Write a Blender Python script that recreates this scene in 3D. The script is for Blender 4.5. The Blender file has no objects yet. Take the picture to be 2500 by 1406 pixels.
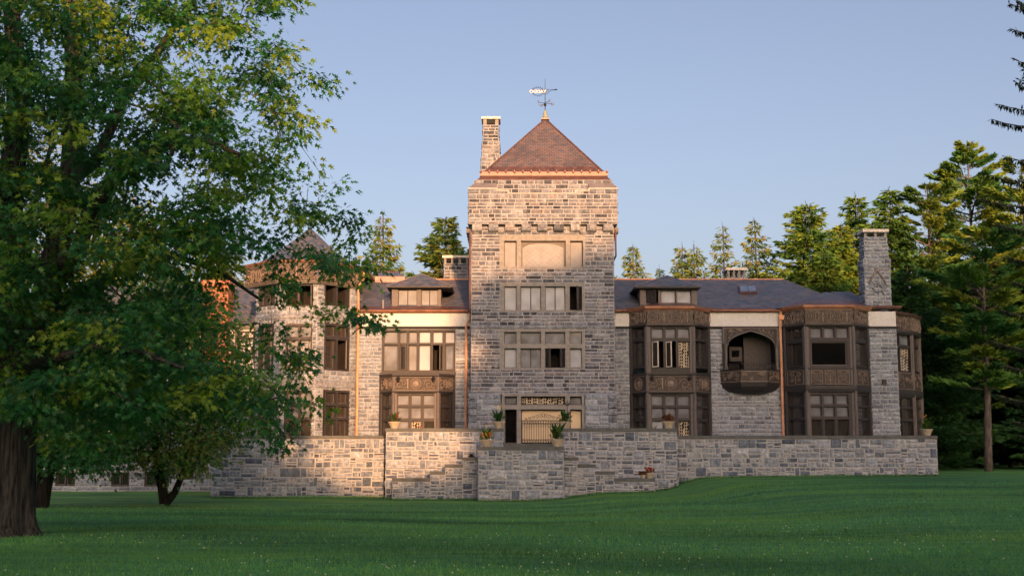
import bpy, math, random
import numpy as np
from mathutils import Vector, Matrix

# ------------------------------------------------------------------ camera, sky, sun, exposure
C = bpy.context.scene
FPX = 3000.0                      # focal length in pixels of a 2500 px wide picture
CX, CY, HOR = 1250.0, 703.0, 1100.0
TH = math.atan((HOR - CY) / FPX)  # upward tilt
CAM = (0.0, 0.0, 1.6)
cam = bpy.data.cameras.new('camera'); camo = bpy.data.objects.new('camera', cam)
C.collection.objects.link(camo); C.camera = camo
cam.sensor_width = 36; cam.lens = 36 * FPX / 2500; cam.clip_end = 2000; cam.clip_start = .1
camo.location = CAM; camo.rotation_euler = (math.pi/2 + TH, 0, 0)

SAZ, SEL = math.radians(9.0), math.radians(8.6)     # sun: behind the camera, a little to the right
w = bpy.data.worlds.new('World'); C.world = w; w.use_nodes = True
nt = w.node_tree; sky = nt.nodes.new('ShaderNodeTexSky'); sky.sky_type = 'NISHITA'
sky.sun_disc = False; sky.sun_elevation = SEL; sky.sun_rotation = math.pi - SAZ
sky.air_density = .7; sky.dust_density = 4.6; sky.ozone_density = 1.0
tint = nt.nodes.new('ShaderNodeMix'); tint.data_type = 'RGBA'; tint.blend_type = 'MULTIPLY'; tint.inputs[0].default_value = 1; tint.inputs[7].default_value = (1.0, .825, .79, 1)
nt.links.new(sky.outputs[0], tint.inputs[6]); nt.links.new(tint.outputs[2], nt.nodes['Background'].inputs[0]); nt.nodes['Background'].inputs[1].default_value = .15
sun = bpy.data.lights.new('sun', 'SUN'); suno = bpy.data.objects.new('sun', sun); C.collection.objects.link(suno)
sun.energy = 4.2; sun.angle = math.radians(.55); sun.color = (1.0, .465, .19)
SV = Vector((math.sin(SAZ)*math.cos(SEL), -math.cos(SAZ)*math.cos(SEL), math.sin(SEL)))
suno.rotation_euler = SV.to_track_quat('Z', 'Y').to_euler(); suno.location = (30, -60, 60)
vs = C.view_settings; vs.view_transform = 'Standard'; vs.look = 'None'; vs.gamma = 1; vs.exposure = 1.1
C.render.engine = 'CYCLES'
cy = C.cycles; cy.max_bounces = 5; cy.diffuse_bounces = 2; cy.glossy_bounces = 3; cy.transmission_bounces = 3
cy.transparent_max_bounces = 6; cy.caustics_reflective = False; cy.caustics_refractive = False
cy.use_adaptive_sampling = True; cy.adaptive_threshold = .02
try: cy.use_denoising = True
except Exception: pass

# ------------------------------------------------------------------ layout helpers
def ray(px, py):
    u = (px - CX) / FPX; v = (CY - py) / FPX
    return (u, math.cos(TH) - v*math.sin(TH), math.sin(TH) + v*math.cos(TH))
def at(px, py, Y):
    d = ray(px, py); t = Y / d[1]
    return Vector((d[0]*t, Y, CAM[2] + d[2]*t))
def gx(px, py, Y): return at(px, py, Y).x
def gz(py, Y): return at(CX, py, Y).z

class Face:
    """a vertical plane through plan points a and b; u runs along it, depth is outward"""
    def __init__(s, a, b):
        s.a = a; L = math.hypot(b[0]-a[0], b[1]-a[1]); s.L = L
        s.d = ((b[0]-a[0])/L, (b[1]-a[1])/L); s.n = (s.d[1], -s.d[0])
    def p(s, u, z, dep=0.0):
        return (s.a[0] + u*s.d[0] + dep*s.n[0], s.a[1] + u*s.d[1] + dep*s.n[1], z)
    def hit(s, px, py, dep=0.0):
        D = ray(px, py); ax, ay = s.a[0]+dep*s.n[0]-CAM[0], s.a[1]+dep*s.n[1]-CAM[1]
        den = D[0]*s.n[0] + D[1]*s.n[1]
        t = (ax*s.n[0] + ay*s.n[1]) / den
        x, y = D[0]*t - ax, D[1]*t - ay
        return x*s.d[0] + y*s.d[1], CAM[2] + D[2]*t
def flat(Y): return Face((0.0, Y), (1.0, Y))        # u equals world x

# ------------------------------------------------------------------ object helpers
def link(o, parent=None):
    C.collection.objects.link(o)
    if parent is not None: o.parent = parent
    return o
def tag(o, label=None, cat=None, group=None, kind=None):
    for k, v in (('label', label), ('category', cat), ('group', group), ('kind', kind)):
        if v: o[k] = v
    return o
def thing(name, label, cat, loc=(0, 0, 0), group=None):
    o = bpy.data.objects.new(name, None); o.location = loc; o.empty_display_size = .3
    link(o); return tag(o, label, cat, group)

class MB:
    """collects faces, then links them as ONE mesh object"""
    def __init__(s): s.v = []; s.f = []; s.m = []; s.c = []; s.uv = []
    def face(s, pts, m=0, c=(1, 1, 1), uv=None):
        i = len(s.v); s.v.extend([tuple(p) for p in pts]); s.f.append(tuple(range(i, i+len(pts))))
        s.m.append(m); s.c.append(c); s.uv.append(uv)
    def mesh(s, V, F, m=0, c=(1, 1, 1)):
        i = len(s.v); s.v.extend([tuple(p) for p in V])
        for f in F:
            s.f.append(tuple(i+k for k in f)); s.m.append(m); s.c.append(c); s.uv.append(None)
    def hexa(s, P, m=0, c=(1, 1, 1)):
        s.mesh(P, [(0, 3, 2, 1), (4, 5, 6, 7), (0, 1, 5, 4), (1, 2, 6, 5), (2, 3, 7, 6), (3, 0, 4, 7)], m, c)
    def box(s, x0, x1, y0, y1, z0, z1, m=0, c=(1, 1, 1)):
        s.hexa([(x0, y0, z0), (x1, y0, z0), (x1, y1, z0), (x0, y1, z0), (x0, y0, z1), (x1, y0, z1), (x1, y1, z1), (x0, y1, z1)], m, c)
    def fbox(s, F, u0, u1, z0, z1, d0, d1, m=0, c=(1, 1, 1)):
        """box on a face, from depth d0 (inner) to d1 (outer)"""
        p = F.p
        s.hexa([p(u0, z0, d1), p(u1, z0, d1), p(u1, z0, d0), p(u0, z0, d0), p(u0, z1, d1), p(u1, z1, d1), p(u1, z1, d0), p(u0, z1, d0)], m, c)
    def tube(s, pts, r, n=6, m=0, c=(1, 1, 1), closed=False, cap=True):
        pts = [Vector(p) for p in pts]; N = len(pts)
        rs = r if isinstance(r, (list, tuple)) else [r]*N
        V = []; prev = None
        for i in range(N):
            if closed: t = pts[(i+1) % N] - pts[i-1]
            else: t = pts[min(i+1, N-1)] - pts[max(i-1, 0)]
            if t.length < 1e-9: t = Vector((0, 0, 1))
            t.normalize()
            if prev is None:
                a = Vector((0, 0, 1)) if abs(t.z) < .9 else Vector((1, 0, 0)); e = t.cross(a).normalized()
            else:
                e = prev - t*prev.dot(t); e = e.normalized() if e.length > 1e-6 else t.orthogonal().normalized()
            prev = e; b = t.cross(e)
            for k in range(n):
                an = 2*math.pi*k/n; V.append(pts[i] + (e*math.cos(an) + b*math.sin(an))*rs[i])
        Fs = []
        for i in range(N if closed else N-1):
            j = (i+1) % N
            for k in range(n): Fs.append((i*n+k, i*n+(k+1) % n, j*n+(k+1) % n, j*n+k))
        if cap and not closed: Fs.append(tuple(range(n-1, -1, -1))); Fs.append(tuple((N-1)*n+k for k in range(n)))
        s.mesh(V, Fs, m, c)
    def lathe(s, cx, cy, prof, n=16, m=0, c=(1, 1, 1)):
        V = [(cx + r*math.cos(2*math.pi*k/n), cy + r*math.sin(2*math.pi*k/n), z) for r, z in prof for k in range(n)]
        Fs = [(i*n+k, i*n+(k+1) % n, (i+1)*n+(k+1) % n, (i+1)*n+k) for i in range(len(prof)-1) for k in range(n)]
        s.mesh(V, Fs, m, c)
    def sweep(s, pts, prof, m=0, c=(1, 1, 1), ends=True, ms=None):
        """profile of (outset, z) along a plan polyline (left to right, outward = towards -y side)"""
        n = len(pts); nor = []
        for i in range(n-1):
            dx, dy = pts[i+1][0]-pts[i][0], pts[i+1][1]-pts[i][1]; L = math.hypot(dx, dy); nor.append((dy/L, -dx/L))
        mit = []
        for i in range(n):
            a = nor[max(i-1, 0)]; b = nor[min(i, n-2)]; k = 1 + a[0]*b[0] + a[1]*b[1]
            mit.append(((a[0]+b[0])/k, (a[1]+b[1])/k))
        P = [[(pts[i][0]+mit[i][0]*o, pts[i][1]+mit[i][1]*o, z) for (o, z) in prof] for i in range(n)]
        for i in range(n-1):
            for k in range(len(prof)-1):
                s.face([P[i][k], P[i+1][k], P[i+1][k+1], P[i][k+1]], ms[k] if ms else m, c)
        if ends:
            s.face(list(reversed(P[0])), m, c); s.face(P[-1], m, c)
    def roof(s, pts, m=0, c=(1, 1, 1)):
        """planar roof face with UV in metres: u level, v up the slope"""
        P = [Vector(p) for p in pts]; nrm = (P[1]-P[0]).cross(P[2]-P[0]).normalized()
        e = Vector((0, 0, 1)).cross(nrm); e = e.normalized() if e.length > 1e-6 else Vector((1, 0, 0)); t = nrm.cross(e)
        s.face(P, m, c, [(p.dot(e), p.dot(t)) for p in P])
    def build(s, name, mats, parent=None, label=None, smooth=False):
        me = bpy.data.meshes.new(name)
        off = Vector((0, 0, 0))
        if parent is not None: off = parent.location.copy() if parent.parent is None else parent.location + parent.parent.location
        V = s.v if off.length == 0 else [(a-off.x, b-off.y, d-off.z) for a, b, d in s.v]
        me.from_pydata(V, [], s.f)
        for m in (mats if isinstance(mats, (list, tuple)) else [mats]): me.materials.append(m)
        me.polygons.foreach_set('material_index', s.m)
        lc = np.array([len(f) for f in s.f]); col = np.repeat(np.array([(*c, 1.0) for c in s.c], dtype=np.float32), lc, axis=0)
        at_ = me.color_attributes.new('col', 'FLOAT_COLOR', 'CORNER'); at_.data.foreach_set('color', col.ravel())
        if any(u is not None for u in s.uv):
            uvl = me.uv_layers.new(name='UVMap'); arr = []
            for f, u in zip(s.f, s.uv): arr.extend(u if u is not None else [(0, 0)]*len(f))
            uvl.data.foreach_set('uv', np.array(arr, dtype=np.float32).ravel())
        if smooth: me.polygons.foreach_set('use_smooth', [True]*len(s.f))
        me.update()
        o = bpy.data.objects.new(name, me); link(o, parent)
        if label: o['label'] = label
        return o

def mesh_np(name, V, T, colv, mat, parent=None):
    """big triangle soup from arrays; colv is a colour per vertex"""
    me = bpy.data.meshes.new(name); nv, ntri = len(V), len(T)
    me.vertices.add(nv); me.loops.add(ntri*3); me.polygons.add(ntri)
    V = np.asarray(V, dtype=np.float32)
    if parent is not None: V = V - np.array(parent.location, dtype=np.float32)
    me.vertices.foreach_set('co', V.ravel())
    me.loops.foreach_set('vertex_index', np.asarray(T, dtype=np.int32).ravel())
    me.polygons.foreach_set('loop_start', np.arange(0, ntri*3, 3, dtype=np.int32))
    me.polygons.foreach_set('loop_total', np.full(ntri, 3, dtype=np.int32))
    me.update(calc_edges=True)
    a = me.color_attributes.new('col', 'FLOAT_COLOR', 'POINT')
    cc = np.ones((nv, 4), dtype=np.float32); cc[:, :3] = colv; a.data.foreach_set('color', cc.ravel())
    me.materials.append(mat)
    o = bpy.data.objects.new(name, me); return link(o, parent)

def norm(a): return a / np.maximum(np.linalg.norm(a, axis=-1, keepdims=True), 1e-9)
def scatter(name, tv, tf, pos, ax, up, size, col, mat, parent=None):
    """copies of one small leaf shape (x along ax, z along up) merged into one crown mesh"""
    tv = np.asarray(tv, float); tf = np.asarray(tf, int); n = len(pos); k = len(tv)
    X = norm(ax); Yv = norm(np.cross(up, X)); Z = np.cross(X, Yv)
    size = np.broadcast_to(np.asarray(size, float), (n,))
    V = (pos[:, None, :] + size[:, None, None]*(tv[None, :, 0:1]*X[:, None, :] + tv[None, :, 1:2]*Yv[:, None, :] + tv[None, :, 2:3]*Z[:, None, :])).reshape(-1, 3)
    T = (tf[None] + (np.arange(n)*k)[:, None, None]).reshape(-1, 3)
    return mesh_np(name, V, T, np.repeat(col, k, axis=0), mat, parent)

# ------------------------------------------------------------------ materials
def new_mat(name):
    m = bpy.data.materials.new(name); m.use_nodes = True; nt = m.node_tree
    return m, nt, nt.nodes, nt.links, nt.nodes['Principled BSDF']
def node(N, t, **kw):
    n = N.new(t)
    for k, v in kw.items(): setattr(n, k, v)
    return n
def mixc(N, L, a, b, fac, mode='MIX'):
    n = N.new('ShaderNodeMix'); n.data_type = 'RGBA'; n.blend_type = mode
    for s, x in ((n.inputs[6], a), (n.inputs[7], b), (n.inputs[0], fac)):
        if hasattr(x, 'links') or hasattr(x, 'is_linked'): L.new(x, s)
        else: s.default_value = x if not isinstance(x, tuple) else (*x, 1) if len(x) == 3 else x
    return n.outputs[2]
def noise(N, L, scale, detail=4, rough=.6, vec=None, sc=None, out=0):
    n = N.new('ShaderNodeTexNoise'); n.inputs['Scale'].default_value = scale
    n.inputs['Detail'].default_value = detail; n.inputs['Roughness'].default_value = rough
    if sc:
        mp = N.new('ShaderNodeMapping'); mp.inputs['Scale'].default_value = sc
        L.new(vec, mp.inputs['Vector']); vec = mp.outputs[0]
    if vec is not None: L.new(vec, n.inputs['Vector'])
    return n.outputs[out]
def ramp(N, L, fac, stops):
    r = N.new('ShaderNodeValToRGB'); e = r.color_ramp.elements
    while len(e) < len(stops): e.new(.5)
    for el, (p, c) in zip(e, stops): el.position = p; el.color = (*c, 1) if isinstance(c, tuple) else (c, c, c, 1)
    L.new(fac, r.inputs[0]); return r.outputs[0]
def bump(N, L, h, bs, strength=.4, dist=.02):
    b = N.new('ShaderNodeBump'); b.inputs['Strength'].default_value = strength; b.inputs['Distance'].default_value = dist
    L.new(h, b.inputs['Height']); L.new(b.outputs[0], bs.inputs['Normal'])
def pos_of(N): return N.new('ShaderNodeNewGeometry').outputs['Position']

def attr_mat(name, rough=.85, nscale=6., lo=.6, hi=1.35, bstr=.5, bdist=.03, stain=0., spec=.25, metal=0.):
    """the colour of each stone, plank or petal comes from the mesh; noise varies it inside the piece"""
    m, nt, N, L, b = new_mat(name)
    a = node(N, 'ShaderNodeVertexColor', layer_name='col'); p = pos_of(N)
    n1 = noise(N, L, nscale, 6, .65, p); f = ramp(N, L, n1, [(.3, lo), (.7, hi)])
    c = mixc(N, L, a.outputs[0], f, 1.0, 'MULTIPLY')
    if stain:
        s = noise(N, L, 1.0, 5, .7, p, (1.6, 1.6, .35)); sf = ramp(N, L, s, [(.52, 0.), (.68, stain)])
        c = mixc(N, L, c, (.40, .44, .50), sf)
        s2 = noise(N, L, .9, 5, .75, p, (2.6, 2.6, .8)); sf2 = ramp(N, L, s2, [(.56, 0.), (.72, min(1, stain*1.7))])
        c = mixc(N, L, c, (.06, .055, .055), sf2)
    L.new(c, b.inputs['Base Color']); b.inputs['Roughness'].default_value = rough; b.inputs['Specular IOR Level'].default_value = spec
    b.inputs['Metallic'].default_value = metal
    if bstr: bump(N, L, n1, b, bstr, bdist)
    return m
def plain(name, col, rough=.6, nscale=8., var=.15, bstr=.1, metal=0., spec=.4, coat=0.):
    m, nt, N, L, b = new_mat(name); p = pos_of(N)
    n1 = noise(N, L, nscale, 5, .6, p); f = ramp(N, L, n1, [(.3, 1-var), (.7, 1+var)])
    L.new(mixc(N, L, col, f, 1.0, 'MULTIPLY'), b.inputs['Base Color'])
    b.inputs['Roughness'].default_value = rough; b.inputs['Metallic'].default_value = metal; b.inputs['Specular IOR Level'].default_value = spec
    b.inputs['Coat Weight'].default_value = coat
    if bstr: bump(N, L, n1, b, bstr, .02)
    return m
def leaf_mat(name, trans=.35, rough=.45, spec=.35):
    m, nt, N, L, b = new_mat(name); a = node(N, 'ShaderNodeVertexColor', layer_name='col')
    L.new(a.outputs[0], b.inputs['Base Color']); b.inputs['Roughness'].default_value = rough; b.inputs['Specular IOR Level'].default_value = spec
    t = N.new('ShaderNodeBsdfTranslucent'); L.new(mixc(N, L, a.outputs[0], (1.25, 1.5, .5), 1., 'MULTIPLY'), t.inputs[0])
    mx = N.new('ShaderNodeMixShader'); mx.inputs[0].default_value = trans
    L.new(b.outputs[0], mx.inputs[1]); L.new(t.outputs[0], mx.inputs[2]); L.new(mx.outputs[0], N['Material Output'].inputs[0])
    return m
def pane_mat(name, col, lead=(.035, .033, .032), sp=.13, w=.13, rough=.12, var=.2, coat=.6, checker=None, metal=0.):
    """leaded glass: the diamond leads run across UV metres"""
    m, nt, N, L, b = new_mat(name); uv = N.new('ShaderNodeUVMap').outputs[0]
    sx = N.new('ShaderNodeSeparateXYZ'); L.new(uv, sx.inputs[0])
    def M(op, a, bb=None):
        n = N.new('ShaderNodeMath'); n.operation = op
        for i, x in enumerate((a, bb)):
            if x is None: continue
            if isinstance(x, (int, float)): n.inputs[i].default_value = x
            else: L.new(x, n.inputs[i])
        return n.outputs[0]
    u = M('DIVIDE', sx.outputs[0], sp); v = M('DIVIDE', sx.outputs[1], sp*1.45)
    c = None; n1 = noise(N, L, 1.3, 3, .5, pos_of(N)); cc = mixc(N, L, col, ramp(N, L, n1, [(.3, 1-var), (.7, 1+var)]), 1., 'MULTIPLY')
    if sp:
        ds = []
        for q in (M('ADD', u, v), M('SUBTRACT', u, v)):
            f = M('FRACT', q); ds.append(M('LESS_THAN', M('ABSOLUTE', M('SUBTRACT', f, .5)), w/2))
        if checker:
            ch = M('LESS_THAN', M('FRACT', M('MULTIPLY', M('ADD', M('FLOOR', M('ADD', u, v)), M('MULTIPLY', M('FLOOR', M('SUBTRACT', u, v)), 3.7)), .381)), .45)
            cc = mixc(N, L, cc, checker, ch)
        cc = mixc(N, L, cc, lead, M('MAXIMUM', ds[0], ds[1]))
    L.new(cc, b.inputs['Base Color']); b.inputs['Roughness'].default_value = rough
    b.inputs['Coat Weight'].default_value = coat; b.inputs['Specular IOR Level'].default_value = .5 if coat > .5 else .12; b.inputs['Coat Roughness'].default_value = .03; b.inputs['Metallic'].default_value = metal
    g = noise(N, L, 3.5, 2, .5, pos_of(N)); bump(N, L, g, b, .12, .02)
    return m
def slate_mat(name, stops):
    m, nt, N, L, b = new_mat(name); uv = N.new('ShaderNodeUVMap').outputs[0]
    br = N.new('ShaderNodeTexBrick'); L.new(uv, br.inputs['Vector'])
    for k, v in (('Scale', 1.), ('Mortar Size', .012), ('Mortar Smooth', .2), ('Bias', 0.), ('Brick Width', .3), ('Row Height', .17)): br.inputs[k].default_value = v
    br.inputs['Color1'].default_value = (.0, .0, .0, 1); br.inputs['Color2'].default_value = (1, 1, 1, 1); br.inputs['Mortar'].default_value = (.5, .5, .5, 1)
    base = ramp(N, L, br.outputs[0], stops)
    n1 = noise(N, L, .8, 4, .6, pos_of(N)); c = mixc(N, L, base, ramp(N, L, n1, [(.3, .8), (.7, 1.2)]), 1., 'MULTIPLY')
    c = mixc(N, L, c, (.03, .03, .035), br.outputs[1]); L.new(c, b.inputs['Base Color'])
    b.inputs['Roughness'].default_value = .55; b.inputs['Specular IOR Level'].default_value = .4
    bump(N, L, br.outputs[0], b, .5, .01); return m
def stucco_mat():
    m, nt, N, L, b = new_mat('stucco'); n1 = noise(N, L, 9, 5, .65, pos_of(N))
    L.new(ramp(N, L, n1, [(.3, (.50, .53, .55)), (.7, (.62, .66, .69))]), b.inputs['Base Color']); b.inputs['Roughness'].default_value = .9
    bump(N, L, n1, b, .8, .05); return m
def copper_mat(name, c1, c2, rough=.35):
    m, nt, N, L, b = new_mat(name); n1 = noise(N, L, 2.2, 5, .65, pos_of(N))
    L.new(ramp(N, L, n1, [(.35, c1), (.65, c2)]), b.inputs['Base Color']); b.inputs['Metallic'].default_value = .55; b.inputs['Roughness'].default_value = rough
    return m
def brick_mat():
    m, nt, N, L, b = new_mat('red_brick'); tc = N.new('ShaderNodeTexCoord').outputs['Object']
    mp = N.new('ShaderNodeMapping'); mp.inputs['Rotation'].default_value = (math.pi/2, 0, 0); L.new(tc, mp.inputs[0])
    br = N.new('ShaderNodeTexBrick'); L.new(mp.outputs[0], br.inputs['Vector'])
    for k, v in (('Scale', 1.), ('Mortar Size', .008), ('Brick Width', .22), ('Row Height', .075)): br.inputs[k].default_value = v
    br.inputs['Color1'].default_value = (.32, .09, .05, 1); br.inputs['Color2'].default_value = (.42, .14, .075, 1); br.inputs['Mortar'].default_value = (.45, .3, .22, 1)
    L.new(br.outputs[0], b.inputs['Base Color']); b.inputs['Roughness'].default_value = .9; return m
def bark_mat(name, c1, c2, sc=(9, 9, 1.1), strength=.9):
    m, nt, N, L, b = new_mat(name); p = pos_of(N); n1 = noise(N, L, 1.0, 6, .65, p, sc)
    L.new(ramp(N, L, n1, [(.35, c1), (.68, c2)]), b.inputs['Base Color']); b.inputs['Roughness'].default_value = .95; b.inputs['Specular IOR Level'].default_value = .1
    bump(N, L, n1, b, strength, .06); return m
def lawn_mat():
    m, nt, N, L, b = new_mat('lawn'); p = pos_of(N)
    big = noise(N, L, .16, 5, .62, p, (.45, 1.5, 1)); mid = noise(N, L, 1.5, 6, .68, p, (.35, 1.5, 1)); fin = noise(N, L, 24, 4, .7, p, (1, .45, 1))
    c = ramp(N, L, big, [(.34, (.038, .125, .058)), (.46, (.072, .225, .085)), (.55, (.105, .275, .075)), (.68, (.165, .32, .058))])
    c = mixc(N, L, c, ramp(N, L, mid, [(.3, .60), (.7, 1.35)]), 1., 'MULTIPLY')
    c = mixc(N, L, c, ramp(N, L, fin, [(.25, .5), (.75, 1.5)]), 1., 'MULTIPLY')
    L.new(c, b.inputs['Base Color']); b.inputs['Roughness'].default_value = .9; b.inputs['Specular IOR Level'].default_value = .12
    bump(N, L, fin, b, .7, .06); return m
M = dict(
    stone=attr_mat('rock_faced_stone', .9, 6.5, .5, 1.42, .9, .06, .5),
    rubble=attr_mat('rubble_stone', .9, 5.5, .5, 1.42, .9, .06, .5),
    mortar=plain('mortar', (.31, .33, .36), .95, 5, .2, .3),
    mortar2=plain('pale_mortar', (.34, .36, .385), .95, 5, .2, .3),
    trim=plain('dressed_stone', (.215, .22, .225), .8, 4, .22, .15),
    wood=plain('brown_painted_wood', (.029, .030, .036), .6, 5, .25, .1),
    lwood=plain('taupe_painted_wood', (.105, .10, .105), .6, 5, .15, .1),
    carve=plain('carved_ground', (.046, .040, .038), .65, 10, .3, .3),
    board=plain('grey_board', (.062, .062, .066), .7, 6, .25, .1),
    relief=plain('carved_relief', (.20, .168, .145), .6, 14, .35, .2),
    copper=copper_mat('copper', (.58, .30, .18), (.74, .43, .28), .5),
    dcopper=copper_mat('weathered_copper', (.12, .075, .08), (.22, .13, .12), .45),
    lead=plain('lead_flashing', (.22, .215, .24), .5, 3, .2, .1, .3),
    slate=slate_mat('slate', [(0., (.045, .075, .125)), (.3, (.075, .112, .18)), (.55, (.115, .125, .165)), (.8, (.165, .145, .165)), (1., (.065, .105, .17))]),
    rslate=slate_mat('red_slate', [(0., (.075, .08, .11)), (.3, (.105, .095, .12)), (.55, (.125, .10, .115)), (.8, (.145, .11, .12)), (1., (.09, .095, .125))]), stucco=stucco_mat(), brick=brick_mat(),
    gcop=copper_mat('gutter_copper', (.26, .135, .095), (.42, .22, .145), .45),
    white=plain('white_stone_cap', (.62, .60, .56), .8, 4, .15, .1),
    verd=plain('verdigris_finial', (.22, .26, .22), .7, 8, .25, .1),
    iron=plain('black_iron', (.012, .012, .014), .5, 9, .2, 0),
    blue=plain('bluestone_coping', (.085, .10, .108), .75, 2.5, .25, .2),
    recess_shade=plain('shade_painted_recess', (.012, .010, .009), .9, 2, .3, 0),  # near-black colour stands in for the gloom of unlit interiors
    tan=plain('aged_copper_fascia', (.25, .185, .175), .6, 6, .15, .05, .2), blind=plain('cream_blind', (.62, .52, .37), .6, 1.2, .06, .02, coat=.8),
    gold=plain('gilded_letters', (.60, .57, .52), .4, 8, .1, 0),
    pot=plain('cast_stone_pot', (.40, .36, .29), .9, 7, .25, .3),
    curtain=pane_mat('leaded_pane_curtain', (.37, .43, .52), lead=(.17, .19, .22), w=.10, coat=.04, rough=.4),
    sheer=pane_mat('pane_curtain_sheen_grey', (.20, .22, .255), sp=.13, w=.05, lead=(.14, .15, .17), coat=.04, rough=.4),  # curtain tone greyed to put the glass reflection into the colour
    greyp=pane_mat('leaded_pane_sky_grey', (.17, .20, .25), lead=(.085, .09, .10), w=.14, coat=.3, rough=.3, var=.45),  # blue-grey base colour imitates sky reflected in the leaded glass
    darkp=pane_mat('leaded_pane_dark', (.012, .012, .013), lead=(.10, .095, .09), w=.12, coat=.8),
    check=pane_mat('leaded_pane_patchwork', (.55, .50, .40), checker=(.02, .02, .02), coat=.7),
    glass=pane_mat('dark_plate_glass', (.006, .006, .007), sp=0, w=0, rough=.04, coat=1.),
    skyl=pane_mat('skylight_glass', (.10, .115, .15), sp=0, w=0, rough=.1, coat=1.),
    leaf=leaf_mat('maple_leaves', .34, .42, .3), needle=leaf_mat('conifer_needles', .2, .7, .12),
    grass=leaf_mat('grass_blades', .25, .6, .2), petal=leaf_mat('petals', .3, .6, .2),
    bark=bark_mat('maple_bark', (.012, .012, .012), (.10, .102, .102), (17, 17, 1.6), 1.),
    dbark=bark_mat('dark_bark', (.006, .006, .006), (.026, .026, .026)),
    pbark=bark_mat('pine_bark', (.05, .045, .045), (.155, .14, .135), (7, 7, 2.0)),
    lawn=lawn_mat(), paving=plain('terrace_paving', (.18, .18, .17), .9, 3, .2, .2),
)

# ------------------------------------------------------------------ masonry, windows, carving
TOWER = [((.172, .198, .252), 7), ((.128, .15, .197), 5), ((.06, .073, .102), 4), ((.23, .258, .318), 3), ((.205, .208, .24), 2)]
WING = [((.225, .282, .36), 8), ((.19, .236, .305), 5), ((.14, .175, .235), 2), ((.27, .325, .40), 4)]
RUB = [((.23, .278, .35), 6), ((.29, .335, .405), 3), ((.09, .122, .18), 3), ((.145, .187, .252), 4), ((.33, .37, .43), 2)]
def pick(rng, pal):
    t = rng.random()*sum(w for _, w in pal)
    for c, w_ in pal:
        t -= w_
        if t <= 0: break
    k = rng.uniform(.82, 1.18); return (c[0]*k, c[1]*k, c[2]*k)
def block(mb, F, ua, ub, za, zb, r, c, rng, jit=0., g=.013, m=0):
    ua += g; ub -= g; za += g; zb -= g
    if ub-ua < .03 or zb-za < .03: return
    i = min(.045, (ub-ua)*.3, (zb-za)*.3); j = lambda: rng.uniform(-jit, jit)
    cor = [(ua+j(), za+j()), (ub+j(), za+j()), (ub+j(), zb+j()), (ua+j(), zb+j())]
    cu = (ua+ub)/2; cz = (za+zb)/2
    inn = [(u+(i if u < cu else -i), z+(i if z < cz else -i)) for u, z in cor]
    V = [F.p(u, z, -.01) for u, z in cor] + [F.p(u, z, r*rng.uniform(.45, 1.)) for u, z in inn]
    w = (ub-ua)*.24; q = rng.uniform(-.2, .2)*(zb-za)
    V += [F.p(cu-w, cz+q, r*rng.uniform(.7, 1.7)), F.p(cu+w, cz-q, r*rng.uniform(.7, 1.7))]
    mb.mesh(V, [(0, 1, 5, 4), (1, 2, 6, 5), (2, 3, 7, 6), (3, 0, 4, 7), (4, 8, 7), (5, 6, 9), (4, 5, 9, 8), (7, 8, 9, 6)], m, c)
def cells(u0, u1, z0, z1, holes):
    us = sorted({u0, u1, *[x for h in holes for x in h[:2] if u0 < x < u1]}); zs = sorted({z0, z1, *[x for h in holes for x in h[2:] if z0 < x < z1]})
    for a, b in zip(us, us[1:]):
        for c, d in zip(zs, zs[1:]):
            if not any(h[0] <= (a+b)/2 <= h[1] and h[2] <= (c+d)/2 <= h[3] for h in holes): yield a, b, c, d
def ashlar(mb, F, u0, u1, z0, z1, holes=(), ch=.23, bl=(.35, 1.0), r=.05, pal=TOWER, seed=1, reveal=.35, quoin=False):
    """coursed rock-faced blocks standing proud of a mortar sheet (material slots: 0 stone, 1 mortar)"""
    rng = random.Random(seed)
    for a, b, c, d in cells(u0, u1, z0, z1, holes): mb.face([F.p(a, c), F.p(b, c), F.p(b, d), F.p(a, d)], 1)
    for h in holes:
        a, b, c, d = h[:4]
        mb.face([F.p(a, c), F.p(a, d), F.p(a, d, -reveal), F.p(a, c, -reveal)], 1); mb.face([F.p(b, c), F.p(b, c, -reveal), F.p(b, d, -reveal), F.p(b, d)], 1)
        mb.face([F.p(a, d), F.p(b, d), F.p(b, d, -reveal), F.p(a, d, -reveal)], 1); mb.face([F.p(a, c), F.p(a, c, -reveal), F.p(b, c, -reveal), F.p(b, c)], 1)
    zs = sorted({z0, z1, *[x for h in holes for x in h[2:4] if z0+.08 < x < z1-.08]}); br = [zs[0]]
    for a, b in zip(zs, zs[1:]):
        n = max(1, round((b-a)/ch)); ws = [rng.uniform(.75, 1.25) for _ in range(n)]; s = sum(ws); z = a
        for w_ in ws: z += (b-a)*w_/s; br.append(z)
    for za, zb in zip(br, br[1:]):
        zm = (za+zb)/2; iv = [(u0, u1)]
        for h in holes:
            if h[2] < zm < h[3]:
                nv = []
                for a, b in iv:
                    if h[1] <= a or h[0] >= b: nv.append((a, b)); continue
                    if h[0] > a: nv.append((a, h[0]))
                    if h[1] < b: nv.append((h[1], b))
                iv = nv
        for a, b in iv:
            u = a
            while u < b-1e-4:
                L = rng.uniform(*bl)*(1 if rng.random() < .85 else .6); e = u+L
                if b-e < bl[0]*.6: e = b
                block(mb, F, u, e, za, zb, r*rng.uniform(.6, 1.3), pick(rng, pal), rng); u = e
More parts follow.
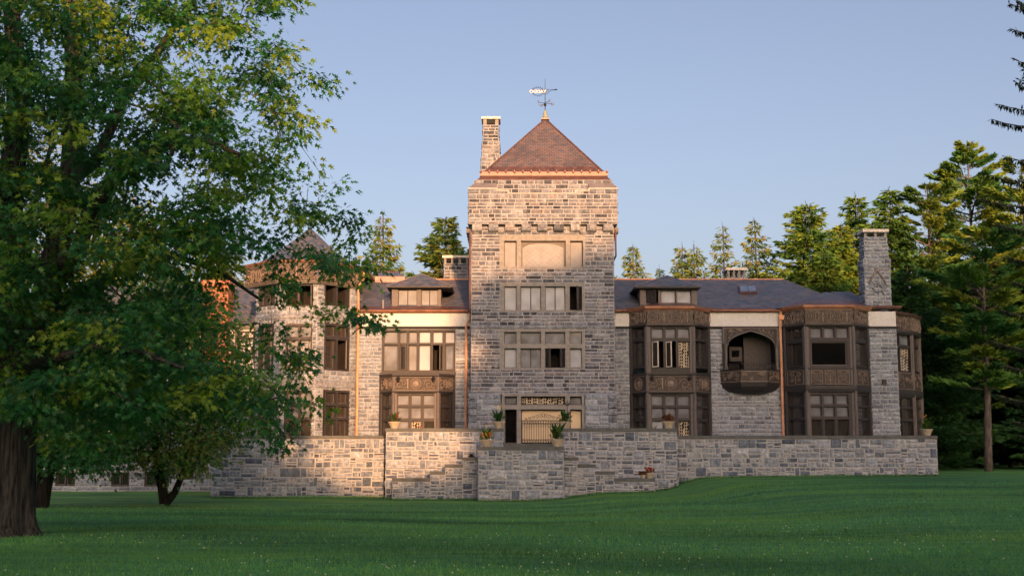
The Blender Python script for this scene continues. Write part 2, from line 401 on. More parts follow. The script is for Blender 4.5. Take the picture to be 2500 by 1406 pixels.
def rubble(mb, F, u0, u1, z0, z1, seed=1, pal=RUB, r=.05, big=1.0, back=True):
    rng = random.Random(seed)
    if back: mb.face([F.p(u0, z0), F.p(u1, z0), F.p(u1, z1), F.p(u0, z1)], 1)
    def split(a, b, c, d):
        w_, h = b-a, d-c
        mh = rng.choice([.2, .26, .36, .5])*big; mw = rng.choice([.35, .6, .9, 1.2])*big
        if h > mh*1.25 and (h > w_*.75 or w_ <= mw*1.2):
            t = c+h*rng.uniform(.33, .67); split(a, b, c, t); split(a, b, t, d)
        elif w_ > mw*1.2:
            t = a+w_*rng.uniform(.3, .7); split(a, t, c, d); split(t, b, c, d)
        else: block(mb, F, a, b, c, d, r*rng.uniform(.5, 1.3), pick(rng, pal), rng, .02, .02)
    u = u0                                    # start from wide bands so that courses wander
    n = max(1, round((z1-z0)/.55)); zs = [z0+(z1-z0)*k/n for k in range(n+1)]
    for za, zb in zip(zs, zs[1:]):
        u = u0
        while u < u1-1e-4:
            e = u+rng.uniform(1.2, 2.6)
            if u1-e < .8: e = u1
            split(u, e, za, zb); u = e
ST = [M['stone'], M['mortar']]; RS = [M['rubble'], M['mortar2']]

PANE = {'c': 'curtain', 's': 'sheer', 'g': 'greyp', 'd': 'darkp', 'k': 'check', 'p': 'glass', 'b': 'blind', 'y': 'skyl'}
def window(parent, F, rect, cols, rows, kinds, mats, rec=.28, front=.0, sash=.035, name='window', opens=(), sashm=1, zref=None, sill=None, label=None, sub=False):
    """rect and lights in photo pixels on the face F; kinds[row][col] names the pane; 'o' stands open.
    returns the window, with panes and open casements as its children"""
    px0, px1, py0, py1 = rect; pm, ym = (px0+px1)/2, (py0+py1)/2
    U = lambda x: F.hit(x, ym)[0]; Z = lambda y: F.hit(pm, y)[1]
    u0, u1, z0, z1 = U(px0), U(px1), Z(py1), Z(py0)
    cs = [(U(a), U(b)) for a, b in cols]; rs = [(Z(b), Z(a)) for a, b in rows]       # rows from the top
    mb = MB(); vb = [u0] + [x for c in cs for x in c] + [u1]
    for a, b in zip(vb[0::2], vb[1::2]):
        if b-a > .004: mb.fbox(F, a, b, z0, z1, -rec, front)
    hb = [z1] + [x for r in rs for x in (r[1], r[0])] + [z0]
    for a, b in cs:
        for t, q in zip(hb[0::2], hb[1::2]):
            if t-q > .004: mb.fbox(F, a, b, q, t, -rec, front-.012)
    for ci, (a, b) in enumerate(cs):
        for ri, (q, t) in enumerate(rs):
            k = kinds[ri][ci]
            if k == 'o': continue
            d = -rec+.045
            for x0, x1, y0, y1 in ((a, a+sash, q, t), (b-sash, b, q, t), (a+sash, b-sash, q, q+sash), (a+sash, b-sash, t-sash, t)):
                mb.fbox(F, x0, x1, y0, y1, -rec, d, sashm)
            if k in 'CS2':                      # two leaves meet on a stile
                mb.fbox(F, (a+b)/2-.03, (a+b)/2+.03, q+sash, t-sash, -rec, d+.004, sashm)
    if sill: mb.fbox(F, u0-.06, u1+.06, z0-sill, z0-.003, -rec, front+.09)
    win = mb.build(name, mats, parent, label)
    pan = {}
    for ci, (a, b) in enumerate(cs):
        for ri, (q, t) in enumerate(rs):
            k = kinds[ri][ci]
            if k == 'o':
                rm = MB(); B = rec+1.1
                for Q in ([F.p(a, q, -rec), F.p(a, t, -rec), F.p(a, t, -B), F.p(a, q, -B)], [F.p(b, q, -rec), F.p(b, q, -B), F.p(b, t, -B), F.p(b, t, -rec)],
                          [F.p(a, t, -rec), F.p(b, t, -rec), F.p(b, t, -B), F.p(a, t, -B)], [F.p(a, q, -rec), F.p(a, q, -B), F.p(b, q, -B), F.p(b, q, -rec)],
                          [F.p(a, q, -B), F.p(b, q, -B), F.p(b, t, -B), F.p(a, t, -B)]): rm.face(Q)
                rm.build('shade_painted_recess', M['recess_shade'], win)
                continue
            kk = {'C': 'c', 'S': 's', '2': 'g'}.get(k, k); p = pan.setdefault(kk, MB())
            p.face([F.p(a, q, -rec+.02), F.p(b, q, -rec+.02), F.p(b, t, -rec+.02), F.p(a, t, -rec+.02)], 0, (1, 1, 1), [(0, 0), (b-a, 0), (b-a, t-q), (0, t-q)])
    for kk, p in pan.items(): p.build('pane', M[PANE[kk]], win)
    for (ci, ri, hinge, ang, kk, wf) in opens:   # casements swung out of the opening
        a, b = cs[ci]; q, t = rs[ri]; wd = (b-a)*wf
        h0 = a+.02 if hinge < 0 else b-.02; sgn = 1 if hinge < 0 else -1; an = math.radians(ang)
        P0 = F.p(h0, 0, -rec+.12); dx = (F.d[0]*sgn*math.cos(an)+F.n[0]*math.sin(an), F.d[1]*sgn*math.cos(an)+F.n[1]*math.sin(an))
        e = (P0[0]+dx[0]*wd, P0[1]+dx[1]*wd); G = Face(P0[:2], e) if sgn > 0 else Face(e, P0[:2]); cm = MB()
        for x0, x1, y0, y1 in ((0, .05, q+.02, t-.02), (wd-.05, wd, q+.02, t-.02), (.05, wd-.05, q+.02, q+.08), (.05, wd-.05, t-.08, t-.02)): cm.fbox(G, x0, x1, y0, y1, -.025, .025, 0)
        cm.face([G.p(.05, q+.08), G.p(wd-.05, q+.08), G.p(wd-.05, t-.08), G.p(.05, t-.08)], 1, (1, 1, 1), [(0, 0), (wd, 0), (wd, t-q), (0, t-q)])
        cm.build('casement', [mats[-1] if len(mats) < 3 else mats[2], M[PANE[kk]]], win)
    return win, (u0, u1, z0, z1)
def wrect(F, rect):
    px0, px1, py0, py1 = rect; pm, ym = (px0+px1)/2, (py0+py1)/2
    return (F.hit(px0, ym)[0], F.hit(px1, ym)[0], F.hit(pm, py1)[1], F.hit(pm, py0)[1])

def ring(mb, F, cu, cz, ru, rz, t=.02, m=1, a0=0., a1=2*math.pi, n=14, dep=.02):
    cl = a1-a0 > 6.2; k = n if cl else n+1
    mb.tube([F.p(cu+ru*math.cos(a0+(a1-a0)*i/n), cz+rz*math.sin(a0+(a1-a0)*i/n), dep) for i in range(k)], t, 4, m, closed=cl)
def scroll(mb, F, cu, cz, s, flip=1, t=.02, m=1, turns=1.4, dep=.02):
    mb.tube([F.p(cu+flip*s*(1-.8*i/18)*math.cos(turns*2*math.pi*i/18), cz+s*(1-.8*i/18)*math.sin(turns*2*math.pi*i/18), dep) for i in range(19)], t, 4, m)
def knob(mb, F, cu, cz, r, m=1):
    mb.mesh([F.p(cu-r, cz, .0), F.p(cu, cz-r, 0), F.p(cu+r, cz, 0), F.p(cu, cz+r, 0), F.p(cu, cz, r*1.2)], [(0, 1, 4), (1, 2, 4), (2, 3, 4), (3, 0, 4)], m)
def frieze(mb, F, u0, u1, z0, z1, style=0, seed=0):
    """carved band: raised rings, scrolls and bosses on a dark ground (slots: 0 ground, 1 relief)"""
    mb.face([F.p(u0, z0), F.p(u1, z0), F.p(u1, z1), F.p(u0, z1)], 0)
    H = z1-z0; c = (z0+z1)/2; L = u1-u0; rng = random.Random(seed)
    for z in (z0+.03, z1-.03): mb.fbox(F, u0, u1, z-.018, z+.018, -.01, .025, 1)
    n = max(1, round(L/(H*(.85 if style == 0 else 1.05)))); st = L/n
    for i in range(n):
        cu = u0+st*(i+.5)
        if style == 0:                         # medallions between upright leaves
            if i % 2 == 0:
                ring(mb, F, cu, c, H*.33, H*.36, .024); ring(mb, F, cu, c, H*.19, H*.21, .022); knob(mb, F, cu, c, H*.11); knob(mb, F, cu, c+H*.36, H*.07); knob(mb, F, cu, c-H*.36, H*.07)
            else:
                for s in (-1, 1): scroll(mb, F, cu+s*st*.22, c+H*.13, H*.17, s, .022); scroll(mb, F, cu+s*st*.22, c-H*.17, H*.15, -s, .02)
                mb.fbox(F, cu-.03, cu+.03, z0+H*.15, z1-H*.15, 0, .03, 1)
            for s in (-1, 1):
                mb.tube([F.p(cu+st*.5, z0+H*.1, .02), F.p(cu+st*.5+s*H*.12, c, .03), F.p(cu+st*.5, z1-H*.1, .02)], .02, 4, 1)
                for q in (-1, 1): ring(mb, F, cu+s*st*.36, c+q*H*.3, H*.1, H*.1, .016, n=8); knob(mb, F, cu+s*st*.36, c+q*H*.3, H*.04)
        elif style == 1:                       # big roundel, rolling scrolls
            if abs(cu-(u0+u1)/2) < st*.51 and (n % 2 or i == n//2):
                ring(mb, F, cu, c, H*.36, H*.36, .03); ring(mb, F, cu, c, H*.24, H*.24, .02)
                mb.mesh([F.p(cu+H*.2*math.cos(k*.628), c+H*.2*math.sin(k*.628), .0) for k in range(10)]+[F.p(cu, c, .06)], [(k, (k+1) % 10, 10) for k in range(10)], 1)
            else:
                s = 1 if i % 2 else -1; scroll(mb, F, cu-st*.12, c+s*H*.05, H*.34, s, .024); scroll(mb, F, cu+st*.25, c-s*H*.08, H*.24, -s, .02)
                mb.fbox(F, cu+st*.42, cu+st*.5, z0+H*.15, z1-H*.15, 0, .03, 1)
                for q in range(5): ring(mb, F, cu+rng.uniform(-.48, .48)*st, c+rng.choice((-1, 1))*rng.uniform(.2, .36)*H, H*.08, H*.07, .016, n=7)
        else:                                  # vine of small leaves
            for k in range(7):
                a, b = cu+rng.uniform(-.45, .45)*st, c+rng.uniform(-.3, .3)*H
                scroll(mb, F, a, b, H*rng.uniform(.12, .2), rng.choice((-1, 1)), .016)
            for k in range(3): knob(mb, F, cu+rng.uniform(-.45, .45)*st, c+rng.uniform(-.33, .33)*H, .035)
CV = [M['carve'], M['relief']]
def panel(mb, F, u0, u1, z0, z1, kind):
    """one carved panel: a big scroll or a tree motif inside a raised border"""
    mb.face([F.p(u0, z0), F.p(u1, z0), F.p(u1, z1), F.p(u0, z1)], 0); c = (z0+z1)/2; m = (u0+u1)/2; H = z1-z0; W = u1-u0
    for a, b, q, t in ((u0, u0+.03, z0, z1), (u1-.03, u1, z0, z1), (u0+.03, u1-.03, z0, z0+.03), (u0+.03, u1-.03, z1-.03, z1)): mb.fbox(F, a, b, q, t, -.01, .03, 1)
    if kind == 't':
        mb.fbox(F, m-.025, m+.025, z0+.08, c+.1*H, 0, .04, 1)
        for s in (-1, 1):
            scroll(mb, F, m+s*W*.2, c+.15*H, H*.2, s, .022); scroll(mb, F, m+s*W*.22, c-.2*H, H*.15, -s, .02)
        ring(mb, F, m, c+.22*H, W*.36, H*.2, .02, a0=0, a1=math.pi)
    else:
        s = 1 if kind == 's' else -1
        scroll(mb, F, m, c, min(W, H)*.34, s, .026, turns=1.7); scroll(mb, F, m-s*W*.3, c+.3*H, H*.13, -s, .02); scroll(mb, F, m+s*W*.3, c-.3*H, H*.13, -s, .02)
        scroll(mb, F, m+s*W*.3, c+.32*H, H*.1, s, .02); scroll(mb, F, m-s*W*.3, c-.32*H, H*.1, s, .02)

# ------------------------------------------------------------------ ground
def ground_z(x, y):
    """the lawn dips towards the left end of the house and rises towards its right end"""
    x = np.asarray(x, float); y = np.asarray(y, float)
    sm = lambda a, b, t: (lambda q: q*q*(3-2*q))(np.clip((t-a)/(b-a), 0, 1))
    X_, Z_ = [-40, 1.0, 2.6, 4.6, 8.0, 8.9, 10.2, 11.0, 15, 30], [-1.08, -1.04, -.98, -.74, -.60, -.50, -.06, .04, .10, .22]
    wid = .35+2.5*np.clip((66-y)/50, 0, 1)
    far = sum(np.interp(x+k*wid, X_, Z_) for k in (-1, -.6, -.2, .2, .6, 1))/6
    t = sm(16, 66, y); z = far*t + .05*np.sin(x*.31+y*.13)*np.clip(y/30, 0, 1)*(1-t) + .03*np.sin(x*.8-y*.21)*(1-.6*t)
    return z
def build_ground():
    xs = np.concatenate([np.linspace(-420, -60, 10), np.linspace(-50, 60, 221), np.linspace(70, 420, 10)])
    ys = np.concatenate([np.linspace(-200, 0, 8), np.linspace(4, 100, 97), np.linspace(120, 900, 12)])
    X, Y = np.meshgrid(xs, ys); Z = ground_z(X, Y); nx, ny = len(xs), len(ys)
    V = np.stack([X, Y, Z], -1).reshape(-1, 3)
    F = [(j*nx+i, j*nx+i+1, (j+1)*nx+i+1, (j+1)*nx+i) for j in range(ny-1) for i in range(nx-1)]
    me = bpy.data.meshes.new('lawn'); me.from_pydata([tuple(v) for v in V], [], F); me.materials.append(M['lawn'])
    me.polygons.foreach_set('use_smooth', [True]*len(F)); o = link(bpy.data.objects.new('lawn', me)); o['kind'] = 'structure'
build_ground()

# ------------------------------------------------------------------ the mansion
zT = gz(1083, 75.0)                                  # terrace floor
house = thing('stone_mansion', 'grey rock-faced stone mansion with square central tower, slate roofs and dark timber bay windows', 'mansion', (0, 80, zT))
TF = flat(75.0); WF = flat(76.5)
TRIM = [M['trim'], M['wood'], M['wood']]; WOOD = [M['wood'], M['lwood'], M['lwood']]
def part(name, mb, mats, label=None, parent=None, smooth=False): return mb.build(name, mats, parent or house, label, smooth)

# ---- tower
tx0, tx1 = gx(1151, 700, 75), gx(1499, 700, 75)
zC0, zC1 = gz(563, 75), gz(547, 74.55)               # corbel course
W1 = (1221, 1428, 574, 656); W2 = (1221, 1427, 690, 761); W3 = (1221, 1427, 804, 901); W4 = (1222, 1429, 960, 1083)
holes = [wrect(TF, r) for r in (W1, W2, W3)] + [(*wrect(TF, W4)[:2], zT, wrect(TF, W4)[3])]
mb = MB(); zB = gz(962, 75); zS = gz(797, 75)
ashlar(mb, TF, tx0, tx1, zB, zC1+.12, [h for h in holes[:3]], seed=11)
TB = flat(74.86)                                      # battered base, a little proud of the shaft
bx0, bx1 = tx0-.16, tx1+.10
ashlar(mb, TB, bx0, bx1, zT-.1, zB, [(holes[3][0], holes[3][1], zT-.1, zB)], seed=12, ch=.30, bl=(.5, 1.2), r=.06, pal=WING, reveal=.5)
mb.face([TB.p(bx0, zB), TB.p(bx1, zB), TF.p(tx1, zB+.12), TF.p(tx0, zB+.12)], 0, (.19, .22, .27))
for (a, b) in ((bx0, bx0+.55), (bx1-.55, bx1)):
    z = zT
    while z < zB-.3:
        block(mb, flat(74.80), a, b, z, z+.42, .09, (.19+.05*math.sin(z*9), .225+.055*math.sin(z*9), .285+.06*math.sin(z*9)), random.Random(int(z*100))); z += .42
TL = Face((tx0, 83.5), (tx0, 75.0)); TR = Face((tx1, 75.0), (tx1, 83.5))
for Fc, s in ((TL, 21), (TR, 22)): ashlar(mb, Fc, 0, 8.5, zT, zC1+.12, seed=s)
part('tower_wall', mb, ST, 'tall square tower wall of rock-faced grey blocks')
mb = MB()                                            # string course below the third row of windows
mb.sweep([(tx0, 83.5), (tx0, 75), (tx1, 75), (tx1, 83.5)], [(0, zS-.11), (.07, zS-.10), (.07, zS+.03), (0, zS+.09)], 0, (.19, .22, .27))
part('string_course', mb, M['stone'])
# overhanging head of the tower on corbels
ov = .42; OF = flat(75-ov); ox0, ox1 = gx(1144.5, 500, 75-ov), gx(1507, 500, 75-ov)
zH1 = gz(462, 75-ov); zN = gz(474, 75-ov); zN2 = gz(467, 75-ov)
mb = MB(); nx = [gx(p, 470, 75-ov) for p in (1213, 1241, 1405, 1438)]
ashlar(mb, OF, ox0, ox1, zC1, zN, seed=31, ch=.25, bl=(.35, .8))
for a, b, z in ((ox0, nx[0], zH1), (nx[0], nx[1], zN2), (nx[2], nx[3], zN2), (nx[3], ox1, zH1)): ashlar(mb, OF, a, b, zN, z, seed=32+int(a*7), ch=.25, bl=(.35, .8))
for Fc, s in ((Face((ox0, 84), (ox0, 75-ov)), 41), (Face((ox1, 75-ov), (ox1, 84)), 42)): ashlar(mb, Fc, 0, 9+ov, zC1, zH1, seed=s, ch=.25)
mb.box(ox0+.01, ox1-.01, 75-ov+.01, 84, zC1+.001, zC1+.03, 0, (.2, .18, .17))
IF = flat(75-ov+.5); zE = gz(441, 75)                # set-back wall seen through the notch
ashlar(mb, IF, ox0+.3, ox1-.3, zN-.05, zE+.05, seed=36, ch=.25, bl=(.35, .8))
part('tower_head', mb, ST, 'overhanging stone head of the tower with a stepped lead capping')
n = 9; cw = (tx1-tx0-.1)/(n-.42)
for i in range(n):
    mb = MB(); a = tx0+.05+i*cw; rng = random.Random(i); c = pick(rng, TOWER)
    V = []
    for u in (a, a+cw*.58):
        for d, z in ((0, zC1+.0), (ov-.03, zC1-.005), (ov-.03, zC1-.16), (ov*.75, zC0-.02), (ov*.3, zC0-.12), (0, zC0-.14)): V.append(TF.p(u, z, d))
    mb.mesh(V, [(0, 1, 2, 3, 4, 5), (11, 10, 9, 8, 7, 6), (1, 7, 8, 2), (2, 8, 9, 3), (3, 9, 10, 4), (4, 10, 11, 5)], 0, c); part('corbel', mb, M['stone'])
for s, xx in ((0, tx0), (1, tx1)):
    for k in range(7):
        mb = MB(); y = 75.5+k*1.15; d = -1 if s == 0 else 1
        mb.box(min(xx, xx+d*(ov-.06)), max(xx, xx+d*(ov-.06)), y, y+.6, zC0-.05, zC1-.004, 0, (.17, .18, .2)); part('corbel', mb, M['stone'])
mb = MB()                                            # lead capping along the stepped top
def capline(a, b, z, drop): mb.hexa([(a, 75-ov-.06, z-drop), (b, 75-ov-.06, z-drop), (b, 75-ov+.5, z), (a, 75-ov+.5, z), (a, 75-ov-.06, z+.07-drop), (b, 75-ov-.06, z+.07-drop), (b, 75-ov+.5, z+.1), (a, 75-ov+.5, z+.1)])
for a, b, z in ((ox0-.05, nx[0], zH1), (nx[0], nx[1], zN2), (nx[1], nx[2], zN), (nx[2], nx[3], zN2), (nx[3], ox1+.05, zH1)): capline(a, b, z, 0)
for x, z0, z1 in ((nx[0], zN2, zH1), (nx[1], zN, zN2), (nx[2], zN, zN2), (nx[3], zN2, zH1)): mb.box(x-.05, x+.05, 75-ov-.065, 75-ov+.49, z0, z1+.06)
ex0, ex1 = gx(1166, 441, 75.3), gx(1490, 441, 75.3)
for (a, b) in ((ox0-.05, nx[0]), (nx[3], ox1+.05)):
    mb.face([(a, 75-ov+.0, zH1+.08), (b, 75-ov, zH1+.08), (min(b, ex1), 75.25, zE+.02), (max(a, ex0), 75.25, zE+.02)])
mb.face([(ox0, 75-ov, zH1+.02), (ex0, 75.3, zE+.03), (ex0, 84, zE+.03), (ox0, 84, zH1+.02)]); mb.face([(ox1, 75-ov, zH1+.02), (ox1, 84, zH1+.02), (ex1, 84, zE+.03), (ex1, 75.3, zE+.03)])
part('lead_capping', mb, M['lead'])
# eaves: copper apron, gutter with snow guards, standing seams, slate pyramid
apx = at(1331, 291, 79.4); e = [(ex0, 84.0), (ex0, 75.25), (ex1, 75.25), (ex1, 84.0)]
z431, z421, z408 = gz(431, 75.5), gz(421.5, 75.6), gz(408, 76.1)
mb = MB(); mb.sweep(e, [(0.02, zE-.02), (.1, zE+.02), (-.22, z431), (-.25, z431), (-.25, z431-.1)], 0); part('copper_apron', mb, M['dcopper'])
mb = MB(); mb.sweep(e, [(-.22, z431-.02), (-.14, z431+.02), (-.12, z421), (-.2, z421+.02), (-.36, z421-.04)], 0)
gut = part('copper_gutter', mb, M['tan'])
for k in range(16):
    mb = MB(); x = ex0+.2+(ex1-ex0-.4)*k/15
    mb.tube([(x, 75.36, z421-.09), (x, 75.30, z421+.0), (x, 75.27, z421+.1)], [.03, .075, .02], 6); mb.build('snow_guard', M['dcopper'], gut)
rx0, rx1 = ex0+.36, ex1-.36; ry0 = 75.6; zr = z421-.02
def tpt(t):                                          # point t of the way from the eave ring to the apex, per corner
    return [tuple(Vector(p).lerp(apx, t)) for p in ((rx0, ry0, zr), (rx1, ry0, zr), (rx1, 83.2, zr), (rx0, 83.2, zr))]
t1 = (z408-zr)/(apx.z-zr); A, B = tpt(0), tpt(t1); Tp = tpt(.985)
mb = MB()
for i in range(4):
    j = (i+1) % 4; mb.roof([A[i], A[j], B[j], B[i]])
for k in range(1, 17):
    a = Vector(A[0]).lerp(Vector(A[1]), k/17); b = Vector(B[0]).lerp(Vector(B[1]), k/17); mb.tube([a, b], .022, 4)
part('standing_seam_band', mb, M['dcopper'])
mb = MB()
for i in range(4):
    j = (i+1) % 4; mb.roof([B[i], B[j], Tp[j], Tp[i]])
troof = part('tower_roof', mb, M['rslate'], 'steep slate pyramid roof of the tower')
mb = MB()
for i in range(4): mb.tube([A[i], Tp[i]], .07, 5)
mb.box(apx.x-.26, apx.x+.26, apx.y-.26, apx.y+.26, apx.z-.08, apx.z-.01); mb.build('hip_flashing', M['dcopper'], troof)
mb = MB(); z = apx.z; mb.lathe(apx.x, apx.y, [(.26, z-.01), (.27, z+.06), (.17, z+.13), (.13, z+.28), (.15, z+.34), (.11, z+.40), (.07, z+.58), (.0, z+.6)], 10)
mb.build('finial', M['verd'], troof)
# weather vane
vx, vy = apx.x, apx.y; zp = lambda py: at(1331, py, vy).z; xp = lambda px: at(px, 230, vy).x
mb = MB(); mb.tube([(vx, vy, zp(270)), (vx, vy, zp(193))], [.03, .012], 6); vane = part('weather_vane', mb, M['iron'], 'black iron weather vane on the tower peak')
mb = MB(); zb = zp(257); mb.lathe(vx, vy, [(0, zb-.1), (.07, zb-.07), (.095, zb), (.07, zb+.07), (0, zb+.1)], 10); mb.lathe(vx, vy, [(0, zp(241)-.04), (.04, zp(241)), (0, zp(241)+.04)], 8); mb.build('ball', M['iron'], vane)
zc = zp(252.5); arms = dict(S=(-.46, -.25), N=(.50, .25), E=(.28, -.6), W=(-.26, .6))
def text_part(s, name, x, y, zc, size, rotz, mat, ext, parent):
    cu = bpy.data.curves.new(name, 'FONT'); cu.body = s; cu.size = size; cu.extrude = ext; cu.align_x = 'CENTER'; cu.align_y = 'CENTER'; cu.resolution_u = 2; cu.offset = size*.012
    to = bpy.data.objects.new('tmp_text', cu); C.collection.objects.link(to); bpy.context.view_layer.update()
    me = bpy.data.meshes.new_from_object(to.evaluated_get(bpy.context.evaluated_depsgraph_get()))
    bpy.data.objects.remove(to); me.materials.clear(); me.materials.append(mat); me.name = name
    me.transform(Matrix.Translation((x, y, zc)) @ Matrix.Rotation(rotz, 4, 'Z') @ Matrix.Rotation(math.pi/2, 4, 'X'))
    off = parent.location if parent.parent is None else parent.location+parent.parent.location
    me.transform(Matrix.Translation(-off)); o = bpy.data.objects.new(name, me); return link(o, parent)
mb = MB()
for k, (dx, dy) in arms.items(): mb.tube([(vx, vy, zc), (vx+dx*.9, vy+dy*.9, zc)], .016, 5)
mb.build('direction_arms', M['iron'], vane)
for k, (dx, dy) in arms.items(): text_part(k, 'compass_letter', vx+dx, vy+dy, zc, .27, 0, M['iron'], .015, vane)
text_part('YADDO', 'name_letters', xp(1313), vy, zp(224.5), .31, math.pi, M['gold'], .02, vane)
mb = MB(); zz = zp(224); cx_ = xp(1313)
FV = flat(vy)
ring(mb, FV, cx_, zz, .36, .27, .012, 0, n=20, dep=0)
for k in range(18):
    a = k*2*math.pi/18; mb.tube([FV.p(cx_+.36*math.cos(a), zz+.27*math.sin(a)), FV.p(cx_+.46*math.cos(a+.1), zz+.37*math.sin(a+.1))], .012, 4)
mb.tube([FV.p(cx_-.34, zz+.13), FV.p(xp(1362), zz+.13)], .012, 4); ring(mb, FV, vx+.02, zz-.02, .2, .17, .012, 0, dep=0); ring(mb, FV, vx+.02, zz-.02, .1, .09, .012, 0, dep=0)
mb.tube([FV.p(xp(1340), zz-.03), FV.p(xp(1347), zz+.08), FV.p(xp(1356), zz+.12)], .012, 4); mb.mesh([FV.p(xp(1362), zz+.13), FV.p(xp(1355), zz+.06), FV.p(xp(1355), zz+.19)], [(0, 1, 2), (2, 1, 0)])
mb.build('vane_scrollwork', M['iron'], vane)
# tower windows
dbl = [(1231, 1261), (1271, 1321), (1331, 1380), (1391, 1421)]
window(house, TF, W1, [(1231, 1261), (1272, 1381), (1392, 1423)], [(588, 651)], [['s', 'o', 's']], TRIM, .34, .03, label='broad top window of the tower with an arched middle light')
mb = MB(); u0, u1, z0, z1 = *[TF.hit(x, 620)[0] for x in (1272, 1381)], gz(651, 75), gz(588, 75); d = -.25; arch = []
for k in range(13):
    t = k/12; uu = u0+.1+(u1-u0-.2)*t; arch.append((uu, z1-.1-.30*abs(2*t-1)**3.2))
for (a, b), (c_, d_) in zip(arch, arch[1:]): mb.face([TF.p(a, b, d), TF.p(c_, d_, d), TF.p(c_, z1, d), TF.p(a, z1, d)])
for a, b in ((u0, u0+.1), (u1-.1, u1)): mb.fbox(TF, a, b, z0, z1, d-.05, d+.0)
part('arched_board', mb, M['lwood'])
mb = MB(); mb.face([TF.p(u0, z0, -.31), TF.p(u1, z0, -.31), TF.p(u1, z1, -.31), TF.p(u0, z1, -.31)], 0, (1, 1, 1), [(0, 0), (1, 0), (1, 1), (0, 1)]); part('picture_pane', mb, M['sheer'])
window(house, TF, W2, dbl, [(699, 757)], [['c', 'C', 'C', 'o']], TRIM, .30, .03, opens=[(3, 0, 1, 62, 'd', .9)], label='tower window of four lights, the right one open')
window(house, TF, W3, dbl, [(810, 839), (850, 897)], [['g', 'g', 'g', 'g'], ['c', '2', 'o', 'c']], TRIM, .30, .03, opens=[(2, 1, -1, 60, 'd', .48), (2, 1, 1, 60, 'd', .48)], label='tower window of eight lights with two casements open')
# garden door
DF = flat(74.86)
door, _ = window(house, DF, (1225, 1427, 961, 1084), [(1232, 1262), (1272, 1380), (1392, 1421)], [(967, 988), (999, 1082)], [['g', 'k', 'g'], ['p', 'b', 'b']], TRIM, .42, .02, sash=.06, name='garden_door', label='stone framed garden door under patterned transom lights')
mb = MB(); GF = flat(74.70); g0, g1 = gx(1275, 1040, 74.7), gx(1378, 1040, 74.7); gz0, gz1 = zT, gz(1026, 74.7)
for k in range(19): mb.tube([GF.p(g0+(g1-g0)*k/18, gz0), GF.p(g0+(g1-g0)*k/18, gz1)], .012, 4)
for z in (gz0+.02, gz0+.25, gz1-.2, gz1): mb.tube([GF.p(g0, z), GF.p(g1, z)], .016, 4)
for k in range(16):
    uu = g0+(g1-g0)*(k+.5)/16
    for z in (gz0+.135, gz1-.1): ring(mb, GF, uu, z, .08, .09, .011, 0, n=8, dep=0)
for s in (-1, 1):
    for k in range(5): scroll(mb, GF, (g0+g1)/2+s*(.16+.22*k), gz1+.26-.045*k, .15-.018*k, s, .012, 0, dep=0)
ring(mb, GF, (g0+g1)/2, gz1+.33, .1, .1, .012, 0, n=10, dep=0)
mb.build('iron_grille', M['iron'], door)

# ---- wings
def zW(py): return gz(py, 76.5)
zEave, zSt0, zSt1 = zW(760), zW(799), zW(765)
lx0 = gx(872, 900, 76.5); rx_end = gx(2192, 900, 76.2)
LW = (932, 1112, 804, 908)
mb = MB()
hL = wrect(WF, LW); bl0, bl1 = gx(930, 1000, 76.5), gx(1108, 1000, 76.5)
ashlar(mb, WF, lx0, tx0, zT-.1, zSt0, [hL, (bl0, bl1, zT-.1, zW(918))], seed=51, pal=WING, reveal=.3)
part('garden_wall', mb, ST, 'wall of pale coursed stone left of the tower')
BAL = (gx(1776, 850, 76.5), gx(1891, 850, 76.5), zW(903), zW(803))
mb = MB(); b1 = (gx(1541, 900, 76.5), gx(1731, 900, 76.5)); b2 = (gx(1916, 900, 76.3), gx(2120, 900, 76.3))
ashlar(mb, WF, tx1, b1[0]+.1, zT-.1, zSt0, seed=52, pal=WING, ch=.25)
part('garden_wall', mb, ST, 'narrow strip of wall between tower and bay'); mb = MB()
ashlar(mb, WF, b1[1]-.1, b2[0]+.1, zT-.1, zSt0, [BAL], seed=53, pal=WING, ch=.25, reveal=.3)
part('garden_wall', mb, ST, 'wall of pale coursed stone right of the tower'); mb = MB()
PF = flat(76.2); px0_ = gx(2123, 900, 76.2)
ashlar(mb, PF, px0_-.1, rx_end, zT-.1, gz(799, 76.2), seed=54, pal=WING, ch=.25)
ashlar(mb, Face((rx_end, 76.2), (rx_end, 90)), 0, 13.8, zT-.1, gz(799, 76.2), [(1.9, 8.4, zT-.1, gz(799, 76.2))], seed=55, pal=WING)
part('garden_wall', mb, ST, 'stone pier and end wall at the right end of the house')
mb = MB()                                            # plain back of the house closing the volume
mb.box(gx(640, 900, 78)+.3, rx_end-.05, 89.7, 90, zT, zSt0); mb.box(gx(640, 900, 78), lx0-.5, 77.8, 78.1, zT, zSt0)
part('rear_wall', mb, M['rubble'])
mb = MB()
for a, b, F in ((lx0, tx0, WF), (tx1, b1[0]+.2, WF), (b1[1]-.2, b2[0]+.2, WF), (px0_-.2, rx_end, PF)):
    mb = MB(); y = F.a[1]; mb.face([(a, y-.01, gz(799, y)), (b, y-.01, gz(799, y)), (b, y-.01, gz(764, y)+.1), (a, y-.01, gz(764, y)+.1)])
    part('stucco_band', mb, M['stucco'], 'cream roughcast band under the eaves')
mb = MB()
mb.face([(rx_end, 76.19, gz(799, 76.2)), (rx_end, 90, gz(799, 76.2)), (rx_end, 90, gz(762, 76.2)), (rx_end, 76.19, gz(762, 76.2))])
part('stucco_band', mb, M['stucco'], 'cream roughcast band under the eaves')
mb = MB()
